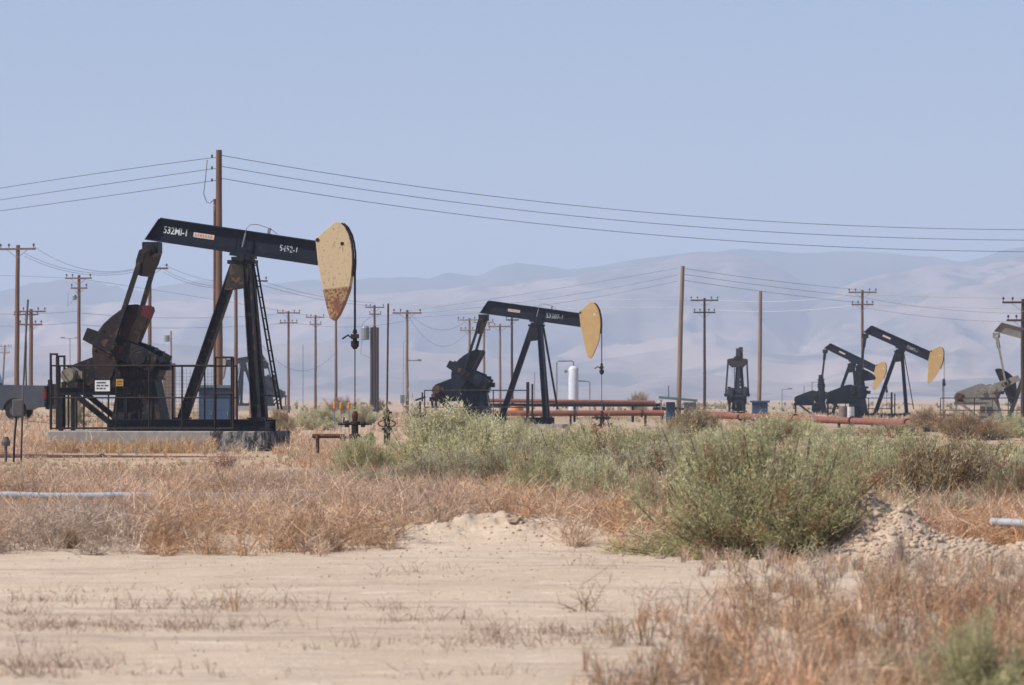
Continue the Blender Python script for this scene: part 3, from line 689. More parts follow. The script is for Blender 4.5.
# thick dark clustered section + transformer under the crossarm pole
o = empty('pole_stub', gpt(374.5, 466, -.2), 'thick dark bundled pole section with a gray transformer tank on its left', 'utility pole'); Hs = CH+(HZ-326)/F*466-o.location.z
for x in (-.28,.02,.30): MB().tube([(x,-.2,0),(x,-.2,Hs-abs(x)*.5)], .19, 10).build('post', M['wooddark'], o)
s = MB(); s.lathe([(.42,0),(.46,.06),(.46,1.3),(.3,1.5)], (-1.0,-.2,Hs-1.5), 14); s.bar((-.6,-.2,Hs-.7),(-.2,-.2,Hs-.7),.1,.1); s.build('transformer', M['galv'], o)
s = MB(); s.tube([(-1.3,-.2,Hs-1.4),(-1.5,-.2,Hs-3),(-.5,-.2,Hs-3.4)], .02, 4); s.tube([(-1.3,-.2,Hs),(-1.2,-.2,Hs+.4),(-.3,-.2,Hs+1)], .02, 4); s.build('jumper_cable', M['wire'], o)

def light_pole(px, D, topy, label, lamps):
    b = gpt(px, D, -.1); H = CH+(HZ-topy)/F*D-b.z
    o = empty('light_pole', b, label, 'light pole', 'thin light poles on the horizon')
    s = MB(); s.tube([(0,0,0),(0,0,H)], .06, 6); s.build('shaft', M['galv'], o)
    s = MB()
    for sd in lamps: s.bar((0,0,H-.1),(sd*.9,0,H),.06,.06); s.box(min(sd*.7,sd*1.3),max(sd*.7,sd*1.3),-.12,.12,H-.05,H+.12)
    if lamps: s.build('lamp', M['galv'], o)
light_pole(70, 600, 338, 'thin pole with two lamps left of the nearest counterweights', (-1, 1))
light_pole(303, 620, 345, 'thin pale pole between the two crossarm poles right of the ladder', ())
light_pole(782, 560, 389, 'short lamp pole with one arm, left of the pair of tilted pumpjacks', (1,))
light_pole(812, 520, 382, 'lamp pole with one arm in front of the left pumpjack of the pair', (1,))
light_pole(804, 540, 386, 'plain short mast beside the rear of the half-hidden pumpjack', ())
light_pole(534.5, 600, 372, 'plain thin mast behind the front leg of the middle pumpjack', ())
light_pole(943, 345, 379, 'thin mast beside the wellhead of the right pumpjack of the pair', ())

# ------------------------------------------------------------------ wires
GW = 'overhead wires'
def wire(pts, D0, D1_, label, r=.014, mt='wire', n=26, name='overhead_wire'):
    # pts: three picture points of a hanging span, at distances D0..D1
    (x0,y0),(x1,y1),(x2,y2) = pts; P = []
    for k in range(n+1):
        x = x0+(x2-x0)*k/n
        y = y0*(x-x1)*(x-x2)/((x0-x1)*(x0-x2))+y1*(x-x0)*(x-x2)/((x1-x0)*(x1-x2))+y2*(x-x0)*(x-x1)/((x2-x0)*(x2-x1))
        u = (x-x0)/(x2-x0); D = 1/((1-u)/D0+u/D1_)
        P.append(W(x, y, D))
    o = MB().tube(P, r, 4, False).build(name, M[mt]); tag(o, label, 'wire', GW); return o
nm = ['top', 'middle', 'lowest']
for k, (a, b, c) in enumerate([(157,172,189),(168,184,200),(180,196,210)]):
    wire([(218,a),(100,b+1),(-60,c+9)], 200, 225, f'{nm[k]} of the three long wires running left from the tallest pole')
for k, (a, b, c) in enumerate([(155,208,229.5),(166,218.5,240),(178,230,251.5)]):
    wire([(220,a),(600,b),(1090,c)], 200, 245, f'{nm[k]} of the three long wires running right from the tallest pole', n=40)
for k, (a, b, c) in enumerate([(246,271,264),(253,273,266),(256,275,268)]):
    wire([(33 if k == 0 else 24,a),(95,b),(150,c)], 265, 298, f'{nm[k]} of the slack wires from the crossarm pole above the pickup to the next pole', .012)
for k, (a, b, c) in enumerate([(264,281,281),(269,286,283),(272,288,285)]):
    wire([(163,a),(215,b),(250,c)], 298, 330, f'{nm[k]} of the slack wires behind the nearest walking beam', .012)
for k, (a, b, c) in enumerate([(281,298,303),(285,301,306)]):
    wire([(262,a),(330,b),(375,c)], 330, 470, f'{["upper","lower"][k]} of two slack wires passing behind the nearest horsehead', .014)
for k, (a, b, c) in enumerate([(268,281,290),(274,287,297),(280,293,303)]):
    wire([(682,a),(775,b),(862,c)], 300, 372, f'{nm[k]} of three wires right of the tall leaning pole', .013)
for k, (a, b, c) in enumerate([(268,293,311),(275,301,314),(281,307,318)]):
    wire([(678,a),(530,b),(407,c)], 300, 358, f'{nm[k]} of three wires left of the tall leaning pole', .009)
for k, (a, b, c) in enumerate([(294,297,298),(304,307,309)]):
    wire([(866,a),(940,b),(1035,c)], 372, 390, f'{["upper","lower"][k]} bright wire between the crossarm poles at right', .034, 'white')
for k, (a, b, c) in enumerate([(298,309,313),(308,318,322)]):
    wire([(866,a),(940,b),(1035,c)], 372, 350, f'{["upper","lower"][k]} thin dark wire between the crossarm poles at right', .012)
for k, (a, b, c) in enumerate([(305,301,299),(312,309,307)]):
    wire([(408,a),(560,b),(704,c)], 358, 375, f'{["upper","lower"][k]} bright wire running behind the middle pumpjack', .026, 'white')
for k, (a, b, c) in enumerate([(299,301,293),(309,311,304)]):
    wire([(705,a),(790,b),(862,c)], 375, 372, f'{["upper","lower"][k]} pale wire crossing behind the plain pole', .02, 'wirelight')
for k, (a, b, c) in enumerate([(312,318,312),(322,327,320)]):
    wire([(288,a),(345,b),(410,c)], 455, 400, f'{["upper","lower"][k]} thin wire between the distant poles under the horsehead', .014)
for k, (a, b, c) in enumerate([(312,330,319),(315,346,330)]):
    wire([(408,a),(440,b),(469,c)], 358, 440, f'{["upper","lower"][k]} slack wire left of the middle pumpjack', .013)
for k, (a, b, c) in enumerate([(279,281,314),(311,314,313),(322,326,325)]):
    wire([(79,a),(20,b if k else 276),(-30,c if k else 275)], 330, 380, f'{nm[k]} of the faint wires leaving the left edge of the field', .012)
for k, (a, b, c) in enumerate([(279,294,312),(313,318,313),(325,328,323)]):
    wire([(81,a),(180,b),(288,c)], 330, 455, f'{nm[k]} of the faint wires behind the nearest samson post', .013)
wire([(259,341),(303,371),(336,352)], 330, 470, 'slack cable hanging low between the ladder and the plain pole', .016)

# ------------------------------------------------------------------ pipelines
def pipe(a, b, r, mt, label, name='pipeline', grp=None, sup=0, flange=(), sag=0):
    a = Vector(a); b = Vector(b); o = empty(name, (a+b)/2, label, 'pipe', grp); c = (a+b)/2
    n = 10; s = MB().tube([a.lerp(b, k/n)-c+Vector((0,0,sag*math.sin(k*1.9)*.5)) for k in range(n+1)], r, 12); s.build('pipe', M[mt], o, smooth=True)
    for f in flange:
        p = a.lerp(b, f)-c; d = (b-a).normalized()*.06; MB().tube([p-d, p+d], r*1.45, 12).build('flange', M['rusty'], o)
    for k in range(sup):
        p = a.lerp(b, (k+.5)/sup); g_ = float(gz(p.x, p.y))
        s = MB(); s.box(p.x-c.x-.06, p.x-c.x+.06, p.y-c.y-r-.1, p.y-c.y+r+.1, g_-c.z-.2, p.z-c.z-r+.01); s.build('support', M['rustdark'], o)
    return o
pipe(W(-40,456.5,119), W(272,460,121), .085, 'pipebrown', 'dusty brown pipe lying in front of the nearest pumpjack', sup=6, flange=(.45,))
pipe(W(-30,495.5,66), W(340,497,66), .055, 'pipegray', 'pale gray pipe running through the dry weeds at left', sup=5, sag=.02)
pipe(W(992,522,47), W(1085,526,46), .045, 'pipegray', 'blue-gray pipe end sticking out of the weeds at the right edge')
pipe(W(918,446,150), W(1060,450.5,138), .05, 'white', 'thin white pipe on the ground behind the bushes at right')
pipe(W(440,413.5,255), W(664,413,255), .17, 'redpipe', 'red oxide pipeline right of the middle pumpjack legs', sup=6, flange=(.25,.6,.9))
pipe(W(700,414.5,262), W(925,424,235), .19, 'redpipe', 'red oxide pipeline in front of the pair of tilted pumpjacks', sup=7, flange=(.2,.45,.7,.93))
pipe(W(485,400.5,290), W(655,402.5,290), .13, 'redpipe', 'upper rusty pipe on the dark pipe rack behind the middle pumpjack')
rk = empty('pipe_rack', gpt(570, 291), 'dark steel pipe rack beam behind the middle pumpjack', 'pipe rack'); g0 = rk.location.z
s = MB(); x0, x1 = (487-570)/F*291, (662-570)/F*291; zc = CH+(HZ-405)/F*291-g0
s.box(x0,x1,-.12,.12,zc-.11,zc+.11); s.build('beam', M['black'], rk)
for k in range(7):
    x = x0+(x1-x0)*k/6; MB().box(x-.08,x+.08,-.1,.1,-.2,zc-.11).build('leg', M['black'], rk)
MB().box(x1-.6,x1+1.1,-.3,.3,zc-.38,zc-.14).tube([(x1+1.1,0,zc-.25),(x1+1.7,0,zc-.27)],.08,8).build('valve', M['rustdark'], rk)
# standing valve pipe near the first wellhead
t = empty('pipe_riser', gpt(317.5, 118), 'short rusty pipe riser with a side arm among the weeds below the nearest wellhead', 'pipe')
s = MB(); s.tube([(0,0,-.1),(0,0,.62)], .05, 8); s.tube([(-.14,0,.62),(.62,0,.62)], .06, 8); s.lathe([(.08,0),(.08,.1)],(0,0,.55),8); s.build('pipe', M['rusty'], t)

# ------------------------------------------------------------------ tank, cabinets, drums
D = 400; T = empty('tank', gpt(573.5, D), 'white upright cylindrical tank behind the middle horsehead', 'tank'); k = D/F; b = T.location.z; zz = lambda y: CH+(HZ-y)*k-b
s = MB(); s.lathe([(.46,-.1),(.47,zz(369.5)),(.40,zz(367.5)),(.2,zz(366))], (0,0,0), 20); s.build('shell', M['silver'], T, smooth=True)
s = MB(); s.tube([(0,0,zz(366)),(0,0,zz(362)),(-.12,0,zz(361)),(-1.4,0,zz(361)),(-1.55,0,zz(362.5)),(-1.55,0,0)], .065, 8); s.build('vent_pipe', M['galv'], T)
s = MB(); s.tube([(.4,0,zz(381)),(1.45,0,zz(381.5)),(1.5,0,zz(383)),(1.5,0,0)], .055, 8); s.build('outlet_pipe', M['galv'], T)
s = MB(); s.tube([(-.45,0,zz(372)),(-.75,-.1,zz(370.5))], .05, 6); s.box(-.85,-.6,-.2,0,zz(373),zz(370)); s.build('gauge', M['galv'], T)

def cabinet(px0, px1, y0, y1, D, mt, label, roof=None, deep=.6, legs=False, name='electrical_cabinet', doors=2):
    xc = (px0+px1)/2; o = empty(name, gpt(xc, D), label, 'cabinet' if name != 'shed' else 'shed'); k = D/F; g_ = o.location.z
    w = (px1-px0)*k/2; z1 = CH+(HZ-y0)*k-g_; z0 = max(CH+(HZ-y1)*k-g_, -.1) if legs else -.1
    s = MB().box(-w,w,-deep/2,deep/2,z0,z1); bo = s.build('housing', M[mt], o, bevel=.02)
    for i_ in range(doors):
        a = -w+2*w*i_/doors; s = MB().box(a+.04,a+2*w/doors-.04,-deep/2-.03,-deep/2,z0+.06 if z0 > 0 else .1,z1-.08); d_ = s.build('door', M[mt], bo)
        MB().box(a+2*w/doors-.14,a+2*w/doors-.10,-deep/2-.07,-deep/2-.03,(z0+z1)/2-.08,(z0+z1)/2+.08).build('handle', M['galv'], d_)
    if legs:
        for a in (-w+.06,w-.06): MB().box(a-.05,a+.05,-.1,.1,-.1,z0).build('leg', M['galv'], o)
    if roof: MB().box(-w-.12,w+.12,-deep/2-.15,deep/2+.1,z1,z1+.12).build('lid', M[roof], o)
    return o
cabinet(199, 231, 388, 416, 180, 'cabinet', 'blue metal cabinet with a dark lid seen through the legs of the nearest pumpjack', 'slate')
cabinet(163, 175, 363, 420, 175, 'cabtan', 'tall dusty tan cabinet behind the mesh of the nearest pumpjack', None, doors=1)
cabinet(666, 675, 402, 410, 285, 'cabinet', 'left small blue cabinet under the flat gray roof', None, doors=1)
cabinet(684, 696, 402, 412, 285, 'galv', 'right pale gray cabinet under the flat gray roof', None, doors=1)
cabinet(752, 767.5, 402.5, 414, 270, 'cabinet', 'blue-gray double cabinet at the foot of the plain pole', 'cabinet')
sh = empty('sun_shade', gpt(678, 284), 'flat gray-green roof on posts over the small cabinets', 'sunshade'); k = 284/F; g_ = sh.location.z; z1 = CH+(HZ-400)*k-g_
MB().add([(-1.25,-.6,z1+.1),(1.25,-.6,z1-.12),(1.25,.6,z1-.12),(-1.25,.6,z1+.1),(-1.25,-.6,z1+.26),(1.25,-.6,z1+.04),(1.25,.6,z1+.04),(-1.25,.6,z1+.26)], [(3,2,1,0),(4,5,6,7),(0,1,5,4),(1,2,6,5),(2,3,7,6),(3,0,4,7)]).build('roof', M['slate'], sh)
for x in (-1.1,0,1.1): MB().box(x-.05,x+.05,-.05,.05,-.1,z1).build('post', M['galv'], sh)
MB().tube([(-.62,0,z1+.2),(-.62,0,z1+.95)],.05,6).build('mast', M['galv'], sh)
def drum(px, D, r, h, mt, label):
    o = empty('drum', gpt(px, D), label, 'drum'); s = MB(); s.lathe([(r,-.05),(r,h*.33),(r*1.04,h*.34),(r*1.04,h*.36),(r,h*.37),(r,h*.66),(r*1.04,h*.67),(r*1.04,h*.69),(r,h*.7),(r,h),(r*.93,h),(r*.93,h-.02)], (0,0,0), 16); s.build('body', M[mt], o, smooth=True)
    MB().lathe([(.05,0),(.05,.03)], (r*.5,0,h-.02), 8).build('bung', M['rusty'], o)
drum(517, 268, .42, 1.15, 'orange', 'orange drum under the rear leg of the middle pumpjack')
drum(843, 338, .34, 1.0, 'cabtan', 'left of two drums beneath the reducer of the half-hidden pumpjack')
drum(850, 339, .34, .95, 'white', 'right of two drums beneath the reducer of the half-hidden pumpjack, paler one')
for px, mt, lb in ((334.5,'orange','orange marker post left of the nearest wellhead'),(341,'yellow','yellow marker post beside the orange one near the wellhead'),(349,'orange','short orange marker post just behind the nearest polished rod')):
    o = empty('marker_post', gpt(px, 210), lb, 'marker post'); MB().tube([(0,0,0),(0,0,1.15)], .03, 6).build('post', M['galv'], o); MB().lathe([(.05,0),(.07,.05),(.07,.3),(.03,.34)], (0,0,1.1), 10).build('cap', M[mt], o)
# dark valve assembly left of second pumpjack, meter box at far left
o = empty('valve_stand', gpt(420, 190), 'small dark valve on a stand left of the middle pumpjack', 'valve')
s = MB(); s.tube([(0,0,0),(0,0,1.5)], .05, 6); s.tube([(-.35,0,.85),(.35,0,.95)], .12, 10); s.tube([(.1,0,1.5),(.1,0,1.9)], .04, 6); s.tube([(-.2,0,1.55),(.25,0,1.7)], .05, 6); s.build('body', M['rustdark'], o)
o = empty('meter_post', gpt(21, 112), 'slim leaning conduit pole with a gray meter box in front of the pickup', 'meter post')
s = MB(); s.tube([(0,0,-.1),(.05,0,1.7),(.12,0,3.2),(.18,0,4.2)], .025, 8); s.build('conduit', M['dullmetal'], o)
s = MB(); s.box(-.20,.08,-.22,-.04,1.18,1.62); s.build('meter_box', M['dullmetal'], o, bevel=.02)
s = MB(); s.tube([(-.1,-.1,1.2),(-.15,-.1,.7),(-.18,-.1,0)], .03, 6); s.build('cable', M['rubber'], o)
s = MB(); s.lathe([(.1,0),(.12,.1),(.06,.24)], (-.38,-.1,.42), 10); s.tube([(-.38,-.1,-.1),(-.38,-.1,.45)],.04,6); s.build('valve', M['dullmetal'], o)

# ------------------------------------------------------------------ pickup truck
D = 172; tx = (49-512)/F*D; T = empty('pickup_truck', (tx, D, float(gz(tx-1.3, D))), 'dusty blue-gray pickup truck parked at the left edge, only its rear half in view', 'pickup truck', None, R(-4))
arch = lambda cx, r=.47, z=.42: [(cx+r*math.cos(t), z+r*math.sin(t)) for t in np.linspace(0, math.pi, 9)]
body = [(-.02,.55),(-.02,1.38),(-1.95,1.42),(-3.55,1.42),(-3.7,1.32),(-5.15,1.18),(-5.4,1.0),(-5.45,.5)]
low = [(-5.0,.42)]+[p for p in reversed(arch(-4.4))]+[(-3.8,.42),(-1.8,.42)]+[p for p in reversed(arch(-1.2))]+[(-.6,.5)]
s = MB(); s.prism(body+low, -.92, .92); s.box(-.28,-.27,-.8,.8,.9,1.385); bo = s.build('body', M['truck'], T, bevel=.03)
s = MB(); s.prism([(-1.98,1.42),(-2.12,1.9),(-2.3,1.98),(-3.1,1.98),(-3.3,1.9),(-3.85,1.36)], -.74, .74); cb = s.build('cab', M['truck'], T, bevel=.04)
s = MB(); s.prism([(-2.2,1.46),(-2.28,1.86),(-3.12,1.88),(-3.55,1.46)], -.752, .752); s.build('side_window', M['glass'], cb)
s = MB(); s.prism([(-1.955,1.48),(-2.08,1.86),(-2.09,1.86),(-1.965,1.48)], -.62, .62); s.build('rear_window', M['glass'], cb)
for x in (-1.2,-4.4):
    for sg in (-1,1):
        s = MB(); s.cyl_y(x,.38,.38,sg*.68,sg*.93,24); w = s.build('wheel', M['rubber'], T, smooth=True); MB().cyl_y(x,.38,.2,sg*.93,sg*.945,16).build('rim', M['dullmetal'], w)
for sg in (-1,1):
    MB().box(-.06,.02,sg*.93-.06 if sg > 0 else -.93,.93 if sg > 0 else -.87,.85,1.2).build('tail_light', M['tail'], T)
MB().box(0,.16,-.85,.85,.45,.65).build('bumper', M['black'], T, bevel=.02)
MB().box(-.02,.015,-.78,.78,.75,1.36).build('tailgate', M['truck'], T, bevel=.01)
MB().box(.02,.30,-.55,-.05,.62,1.45).tube([(.1,-.3,1.4),(.1,-.3,1.62)],.1,10).build('equipment_rack', M['black'], T, bevel=.03)

# ------------------------------------------------------------------ vegetation
def rot_z(P, a): c, s_ = np.cos(a), np.sin(a); return np.stack([P[...,0]*c-P[...,1]*s_, P[...,0]*s_+P[...,1]*c, P[...,2]], -1)
def blades(base, dirv, length, width, bend, col, seg=2, rg=rng):
    """tapering ribbons: base (n,3), dirv (n,3) unit, bend (n,3) added over the length"""
    n = len(base); side = np.cross(dirv, rg.normal(size=(n,3))); side /= np.linalg.norm(side, axis=1, keepdims=True)+1e-9
    L = length[:,None]; w = width[:,None]
    if seg == 1:
        tip = base+dirv*L+bend
        V = np.stack([base-side*w/2, base+side*w/2, tip], 1).reshape(-1,3)
        Fc = (np.arange(n)[:,None]*3+np.array([[0,1,2]])).reshape(-1,3); return V, Fc, np.repeat(col, 3, 0)
    mid = base+dirv*L*.55+bend*.3; tip = base+dirv*L+bend
    V = np.stack([base-side*w/2, base+side*w/2, mid-side*w*.4, mid+side*w*.4, tip], 1).reshape(-1,3)
    Fc = (np.arange(n)[:,None,None]*5+np.array([[0,1,3],[0,3,2],[2,3,4]])[None]).reshape(-1,3)
    return V, Fc, np.repeat(col, 5, 0)
def join(parts):
    Vs, Fs, Cs, n = [], [], [], 0
    for v, f, c in parts: Vs.append(v); Fs.append(f+n); Cs.append(c); n += len(v)
    return np.concatenate(Vs), np.concatenate(Fs), np.concatenate(Cs)

def saltbush_mesh(seed, nb=170, nl=150, pal=((.30,.33,.19),(.38,.40,.25),(.22,.25,.14)), brown=.10, leaf=.035, lw=.010, up=.55, name='saltbush', wisp=1.0, lobes=(11,16)):
    """unit shrub: radius about 1 in x/y, height about 1; lobes of stems, each stem carrying leaves"""
    rg = np.random.default_rng(seed); parts = []
    nlobe = int(rg.integers(*lobes))
    la = rg.uniform(0, 2*np.pi, nlobe); le = np.arcsin(rg.uniform(.12, 1.0, nlobe)); lr = rg.uniform(.62, .84, nlobe)
    lc = np.stack([lr*np.cos(le)*np.cos(la), lr*np.cos(le)*np.sin(la), lr*np.sin(le)*1.02], 1); ls = rg.uniform(.11, .21, nlobe)
    which = rg.integers(0, nlobe, nb)
    tip = lc[which]+rg.normal(size=(nb,3))*ls[which][:,None]*np.array([1,1,.75]); tip[:,2] = np.clip(tip[:,2], .06, 1.0-rg.random(nb)*.08)
    root = np.stack([rg.normal(0,.10,nb), rg.normal(0,.10,nb), np.full(nb,-.03)], 1)
    root[:,:2] += tip[:,:2]*.25
    ctrl = root*.4+tip*.6; ctrl[:,:2] = root[:,:2]*.35+tip[:,:2]*.65; ctrl[:,2] = tip[:,2]*.45
    def bez(t): return root[:,None]*(1-t)[None,:,None]**2+2*ctrl[:,None]*(t*(1-t))[None,:,None]+tip[:,None]*t[None,:,None]**2
    # woody stems
    t = np.linspace(0, 1, 7); C = bez(t); A = C[:,:-1].reshape(-1,3); Bv = C[:,1:].reshape(-1,3)-A
    ln = np.linalg.norm(Bv, axis=1); dv = Bv/ln[:,None]
    wc = np.array([.26,.19,.13])*rg.uniform(.6,1.2,(len(A),1))
    side = np.cross(dv, rg.normal(size=dv.shape)); side /= np.linalg.norm(side,axis=1,keepdims=True); w_ = .006
    Vq = np.stack([A-side*w_, A+side*w_, A+Bv+side*w_*.7, A+Bv-side*w_*.7],1).reshape(-1,3); n = len(A)
    Fq_ = (np.arange(n)[:,None,None]*4+np.array([[0,1,2],[0,2,3]])[None]).reshape(-1,3); parts.append((Vq, Fq_, np.repeat(wc,4,0)))
    # leaves along outer part + side twigs
    tl = rg.beta(3.2, 1.15, (nb, nl))*.84+.17
    P = (root[:,None]*((1-tl)**2)[...,None]+2*ctrl[:,None]*(tl*(1-tl))[...,None]+tip[:,None]*(tl**2)[...,None])
    axis = tip-ctrl; axis /= np.linalg.norm(axis,axis=1,keepdims=True)
    spread = .06*wisp
    P = P+rg.normal(size=P.shape)*spread*(.35+.65*rg.random((nb,nl,1)))
    P = P.reshape(-1,3); ax = np.repeat(axis, nl, 0)
    d = ax*up+rg.normal(size=ax.shape)*.55+np.array([0,0,.3]); d /= np.linalg.norm(d,axis=1,keepdims=True)
    pal = np.array(pal); lobec = pal[rg.integers(0,len(pal),nb)]*rg.uniform(.8,1.2,(nb,1))
    col = np.repeat(lobec, nl, 0)*rg.uniform(.86,1.14,(len(P),1))
    isb = np.repeat(rg.random(nb) < brown, nl)|(rg.random(len(P)) < brown*.5)
    col[isb] = np.array([.34,.19,.10])*rg.uniform(.7,1.3,(isb.sum(),1))
    keep = P[:,2] > .01; P, d, col = P[keep], d[keep], col[keep]; n = len(P)
    parts.append(blades(P, d, rg.uniform(.6,1.5,n)*leaf, rg.uniform(.7,1.3,n)*lw, rg.normal(size=(n,3))*leaf*.2, col, 1, rg))
    V, Fc, Cc = join(parts)
    return np_mesh(name, V, Fc, M['veg'], Cc)

GREEN = ((.49,.46,.25),(.59,.55,.33),(.41,.39,.21)); PALE = ((.58,.54,.32),(.66,.61,.39),(.49,.46,.27)); OLIVE = ((.42,.35,.20),(.50,.41,.26),(.35,.30,.18))
GRAYG = ((.47,.44,.28),(.55,.51,.34),(.39,.36,.23)); DRYG = ((.40,.32,.19),(.34,.28,.17),(.45,.37,.24))
protos = {
 'big': saltbush_mesh(1, 560, 210, ((.47,.45,.25),(.57,.54,.33),(.36,.34,.18),(.42,.41,.21)), .16, .026, .0065, .7, 'saltbush', .85, (22,26)),
 'g1': saltbush_mesh(2, 240, 150, GREEN, .05, .045, .011), 'g2': saltbush_mesh(3, 240, 150, PALE, .06, .045, .011),
 'p1': saltbush_mesh(4, 240, 150, PALE, .03, .045, .011), 'o1': saltbush_mesh(5, 240, 140, OLIVE, .18, .045, .011, .9),
 'gg': saltbush_mesh(6, 240, 150, GRAYG, .10, .042, .010), 'd1': saltbush_mesh(7, 200, 110, DRYG, .3, .05, .010, 1.2),
}
GB = 'saltbushes in the scrub'
# px, base row, full width px, top row, proto, label
bushes = [
 (772,556,232,420,'big','biggest green bush, in the right foreground beside the bare soil mound'),
 (705,548,90,470,'o1','olive brown lobe of scrub at the left foot of the biggest bush'),
 (652,540,58,480,'g1','small upright green bush left of the biggest bush'),
 (444,482,116,408,'p1','wide pale green bush in front of the pedestal of the middle pumpjack'),
 (367,482,70,433,'g2','rounded bush with brown stems below the nearest wellhead'),
 (478,484,100,420,'p1','pale bush right behind the wide pale one, under the middle samson post'),
 (520,500,80,440,'gg','gray-green bush behind the pink weeds in the middle'),
 (565,476,96,428,'g2','pale bush in front of the left end of the red pipeline'),
 (618,482,96,430,'g1','green bush beneath the red pipeline, right of the pale one'),
 (600,516,90,458,'g2','low pale green bush amid the orange weeds at centre'),
 (660,495,110,436,'gg','gray-green bush left behind the biggest bush'),
 (692,440,64,409,'o1','olive bush in the gap between the two red pipelines'),
 (772,446,80,417,'g1','bush in front of the red pipeline, under the blue-gray cabinet'),
 (835,474,100,434,'g2','pale bush behind the biggest bush, in front of the pair of pumpjacks'),
 (885,484,100,444,'gg','gray bush right behind the biggest bush'),
 (935,512,140,440,'o1','wide olive bush behind the soil mound at right'),
 (875,505,110,450,'g1','green bush between the biggest bush and the wide olive one'),
 (942,538,92,492,'gg','small gray-green bush growing right on top of the soil mound'),
 (1010,515,90,462,'o1','olive bush cut by the right edge above the blue-gray pipe'),
 (970,440,80,412,'d1','straw-coloured bush in front of the gray pumpjack'),
 (1012,438,50,414,'g2','small bush at the right edge in front of the gray pumpjack'),
 (925,432,50,408,'d1','small dry bush left of the well of the tilted pumpjack'),
 (890,436,56,424,'o1','low olive bush at the right end of the red pipeline'),
 (283,440,28,409,'o1','dark upright bush right beside the oil-stained concrete block'),
 (318,430,54,408,'p1','pale round bush between the nearest ladder and wellhead'),
 (345,416,40,398,'d1','straw bush on the horizon behind the nearest wellhead'),
 (362,424,26,404,'g2','small pale bush between the two wellheads'),
 (374,408,16,397,'d1','tiny bush at the foot of the thick dark pole'),
 (637,409,26,393,'o1','small tree-like bush on the horizon right of the tank'),
 (70,428,28,396,'g1','green bush seen through the railing under the motor deck'),
 (460,462,70,418,'g1','green bush right in front of the middle pumpjack motor'),
 (520,450,46,418,'p1','pale bush at the foot of the middle samson post'),
 (725,470,80,426,'g2','pale tuft behind the left shoulder of the biggest bush'),
 (664,450,44,424,'gg','gray bush below the joint of the red pipeline'),
 (588,446,44,426,'p1','small pale bush under the polished rod of the middle pumpjack'),
 (800,440,60,420,'p1','pale bush under the half-hidden pumpjack'),
 (455,500,100,448,'gg','low gray-green bush in front of the two pale ones, bordering the pink weeds'),
 (648,460,56,430,'p1','pale bush in front of the gap between the red pipelines'),
 (728,452,46,428,'g2','pale bush in front of the start of the right red pipeline'),
 (905,474,90,434,'g1','green bush behind the wide olive one'),
 (858,468,80,437,'p1','pale bush behind the right shoulder of the biggest bush'),
 (985,505,110,450,'g2','pale green bush near the right edge behind the mound'),
 (565,505,80,462,'p1','small pale bush standing alone in the orange weeds at centre'),
 (620,540,60,495,'d1','small straw bush left of the upright green one'),
 (1010,470,90,440,'g2','pale bush at the right edge just above the gray one'),
 (915,500,90,456,'gg','gray-green lobe of scrub in the middle of the wide olive bush'),
 (965,540,60,508,'d1','low straw bush on the back slope of the soil mound at right'),
 (510,470,70,424,'p1','pale lobe of scrub right of the wide pale bush'),
 (548,462,50,428,'p1','pale bush between the gray-green bush and the red pipeline'),
 (690,478,90,438,'g2','pale bush touching the left shoulder of the biggest bush'),
 (540,505,70,456,'g1','small green bush amid the pink weeds right of the gray-green one'),
 (398,500,60,460,'gg','low gray bush in front of the wide pale green one'),
 (965,470,80,444,'d1','straw bush behind the white thin pipe at right'),
 (830,500,90,440,'g2','pale lobe of scrub at the right shoulder of the biggest bush'),
 (1000,490,80,452,'gg','gray bush at the right edge above the olive one'),
 (720,535,80,455,'g1','green lobe of scrub at the left side of the biggest bush'),
 (850,450,60,428,'g1','green bush below the white patch of the red pipeline'),
]
for k, (px, by, w, ty, pr, lb) in enumerate(bushes):
    D = dist_of(by) if by > 412 else F*CH/(412-HZ)
    b = gpt(px, D, -.03); s_ = D/F; h = (CH+(HZ-ty)*s_-b.z)*(1.03 if k == 0 else 1.15); rx = w*s_/2/(.66 if k == 0 else .68)
    o = link('saltbush', protos[pr], b, random.uniform(0, 6.28) if k else 2.1, (rx, rx*random.uniform(.75,1.0), h))
    tag(o, lb, 'bush', GB)
# corner bush, very near and out of focus
b = gpt(985, 22.5, -.02); o = link('saltbush', protos['g1'], b, 1.0, (.40,.36,.56)); tag(o, 'blurred green bush in the bottom right corner, nearest to the camera', 'bush', GB)
b = gpt(925, 24.2, -.02); o = link('saltbush', protos['gg'], b, 2.6, (.28,.26,.36)); tag(o, 'blurred low gray bush left of the one in the bottom right corner', 'bush', GB)
b = gpt(701, 44.2, -.02); o = link('saltbush', protos['g2'], b, 2.6, (.10,.10,.20)); tag(o, 'tiny pale sprig on the sand in front of the biggest bush', 'bush', GB)

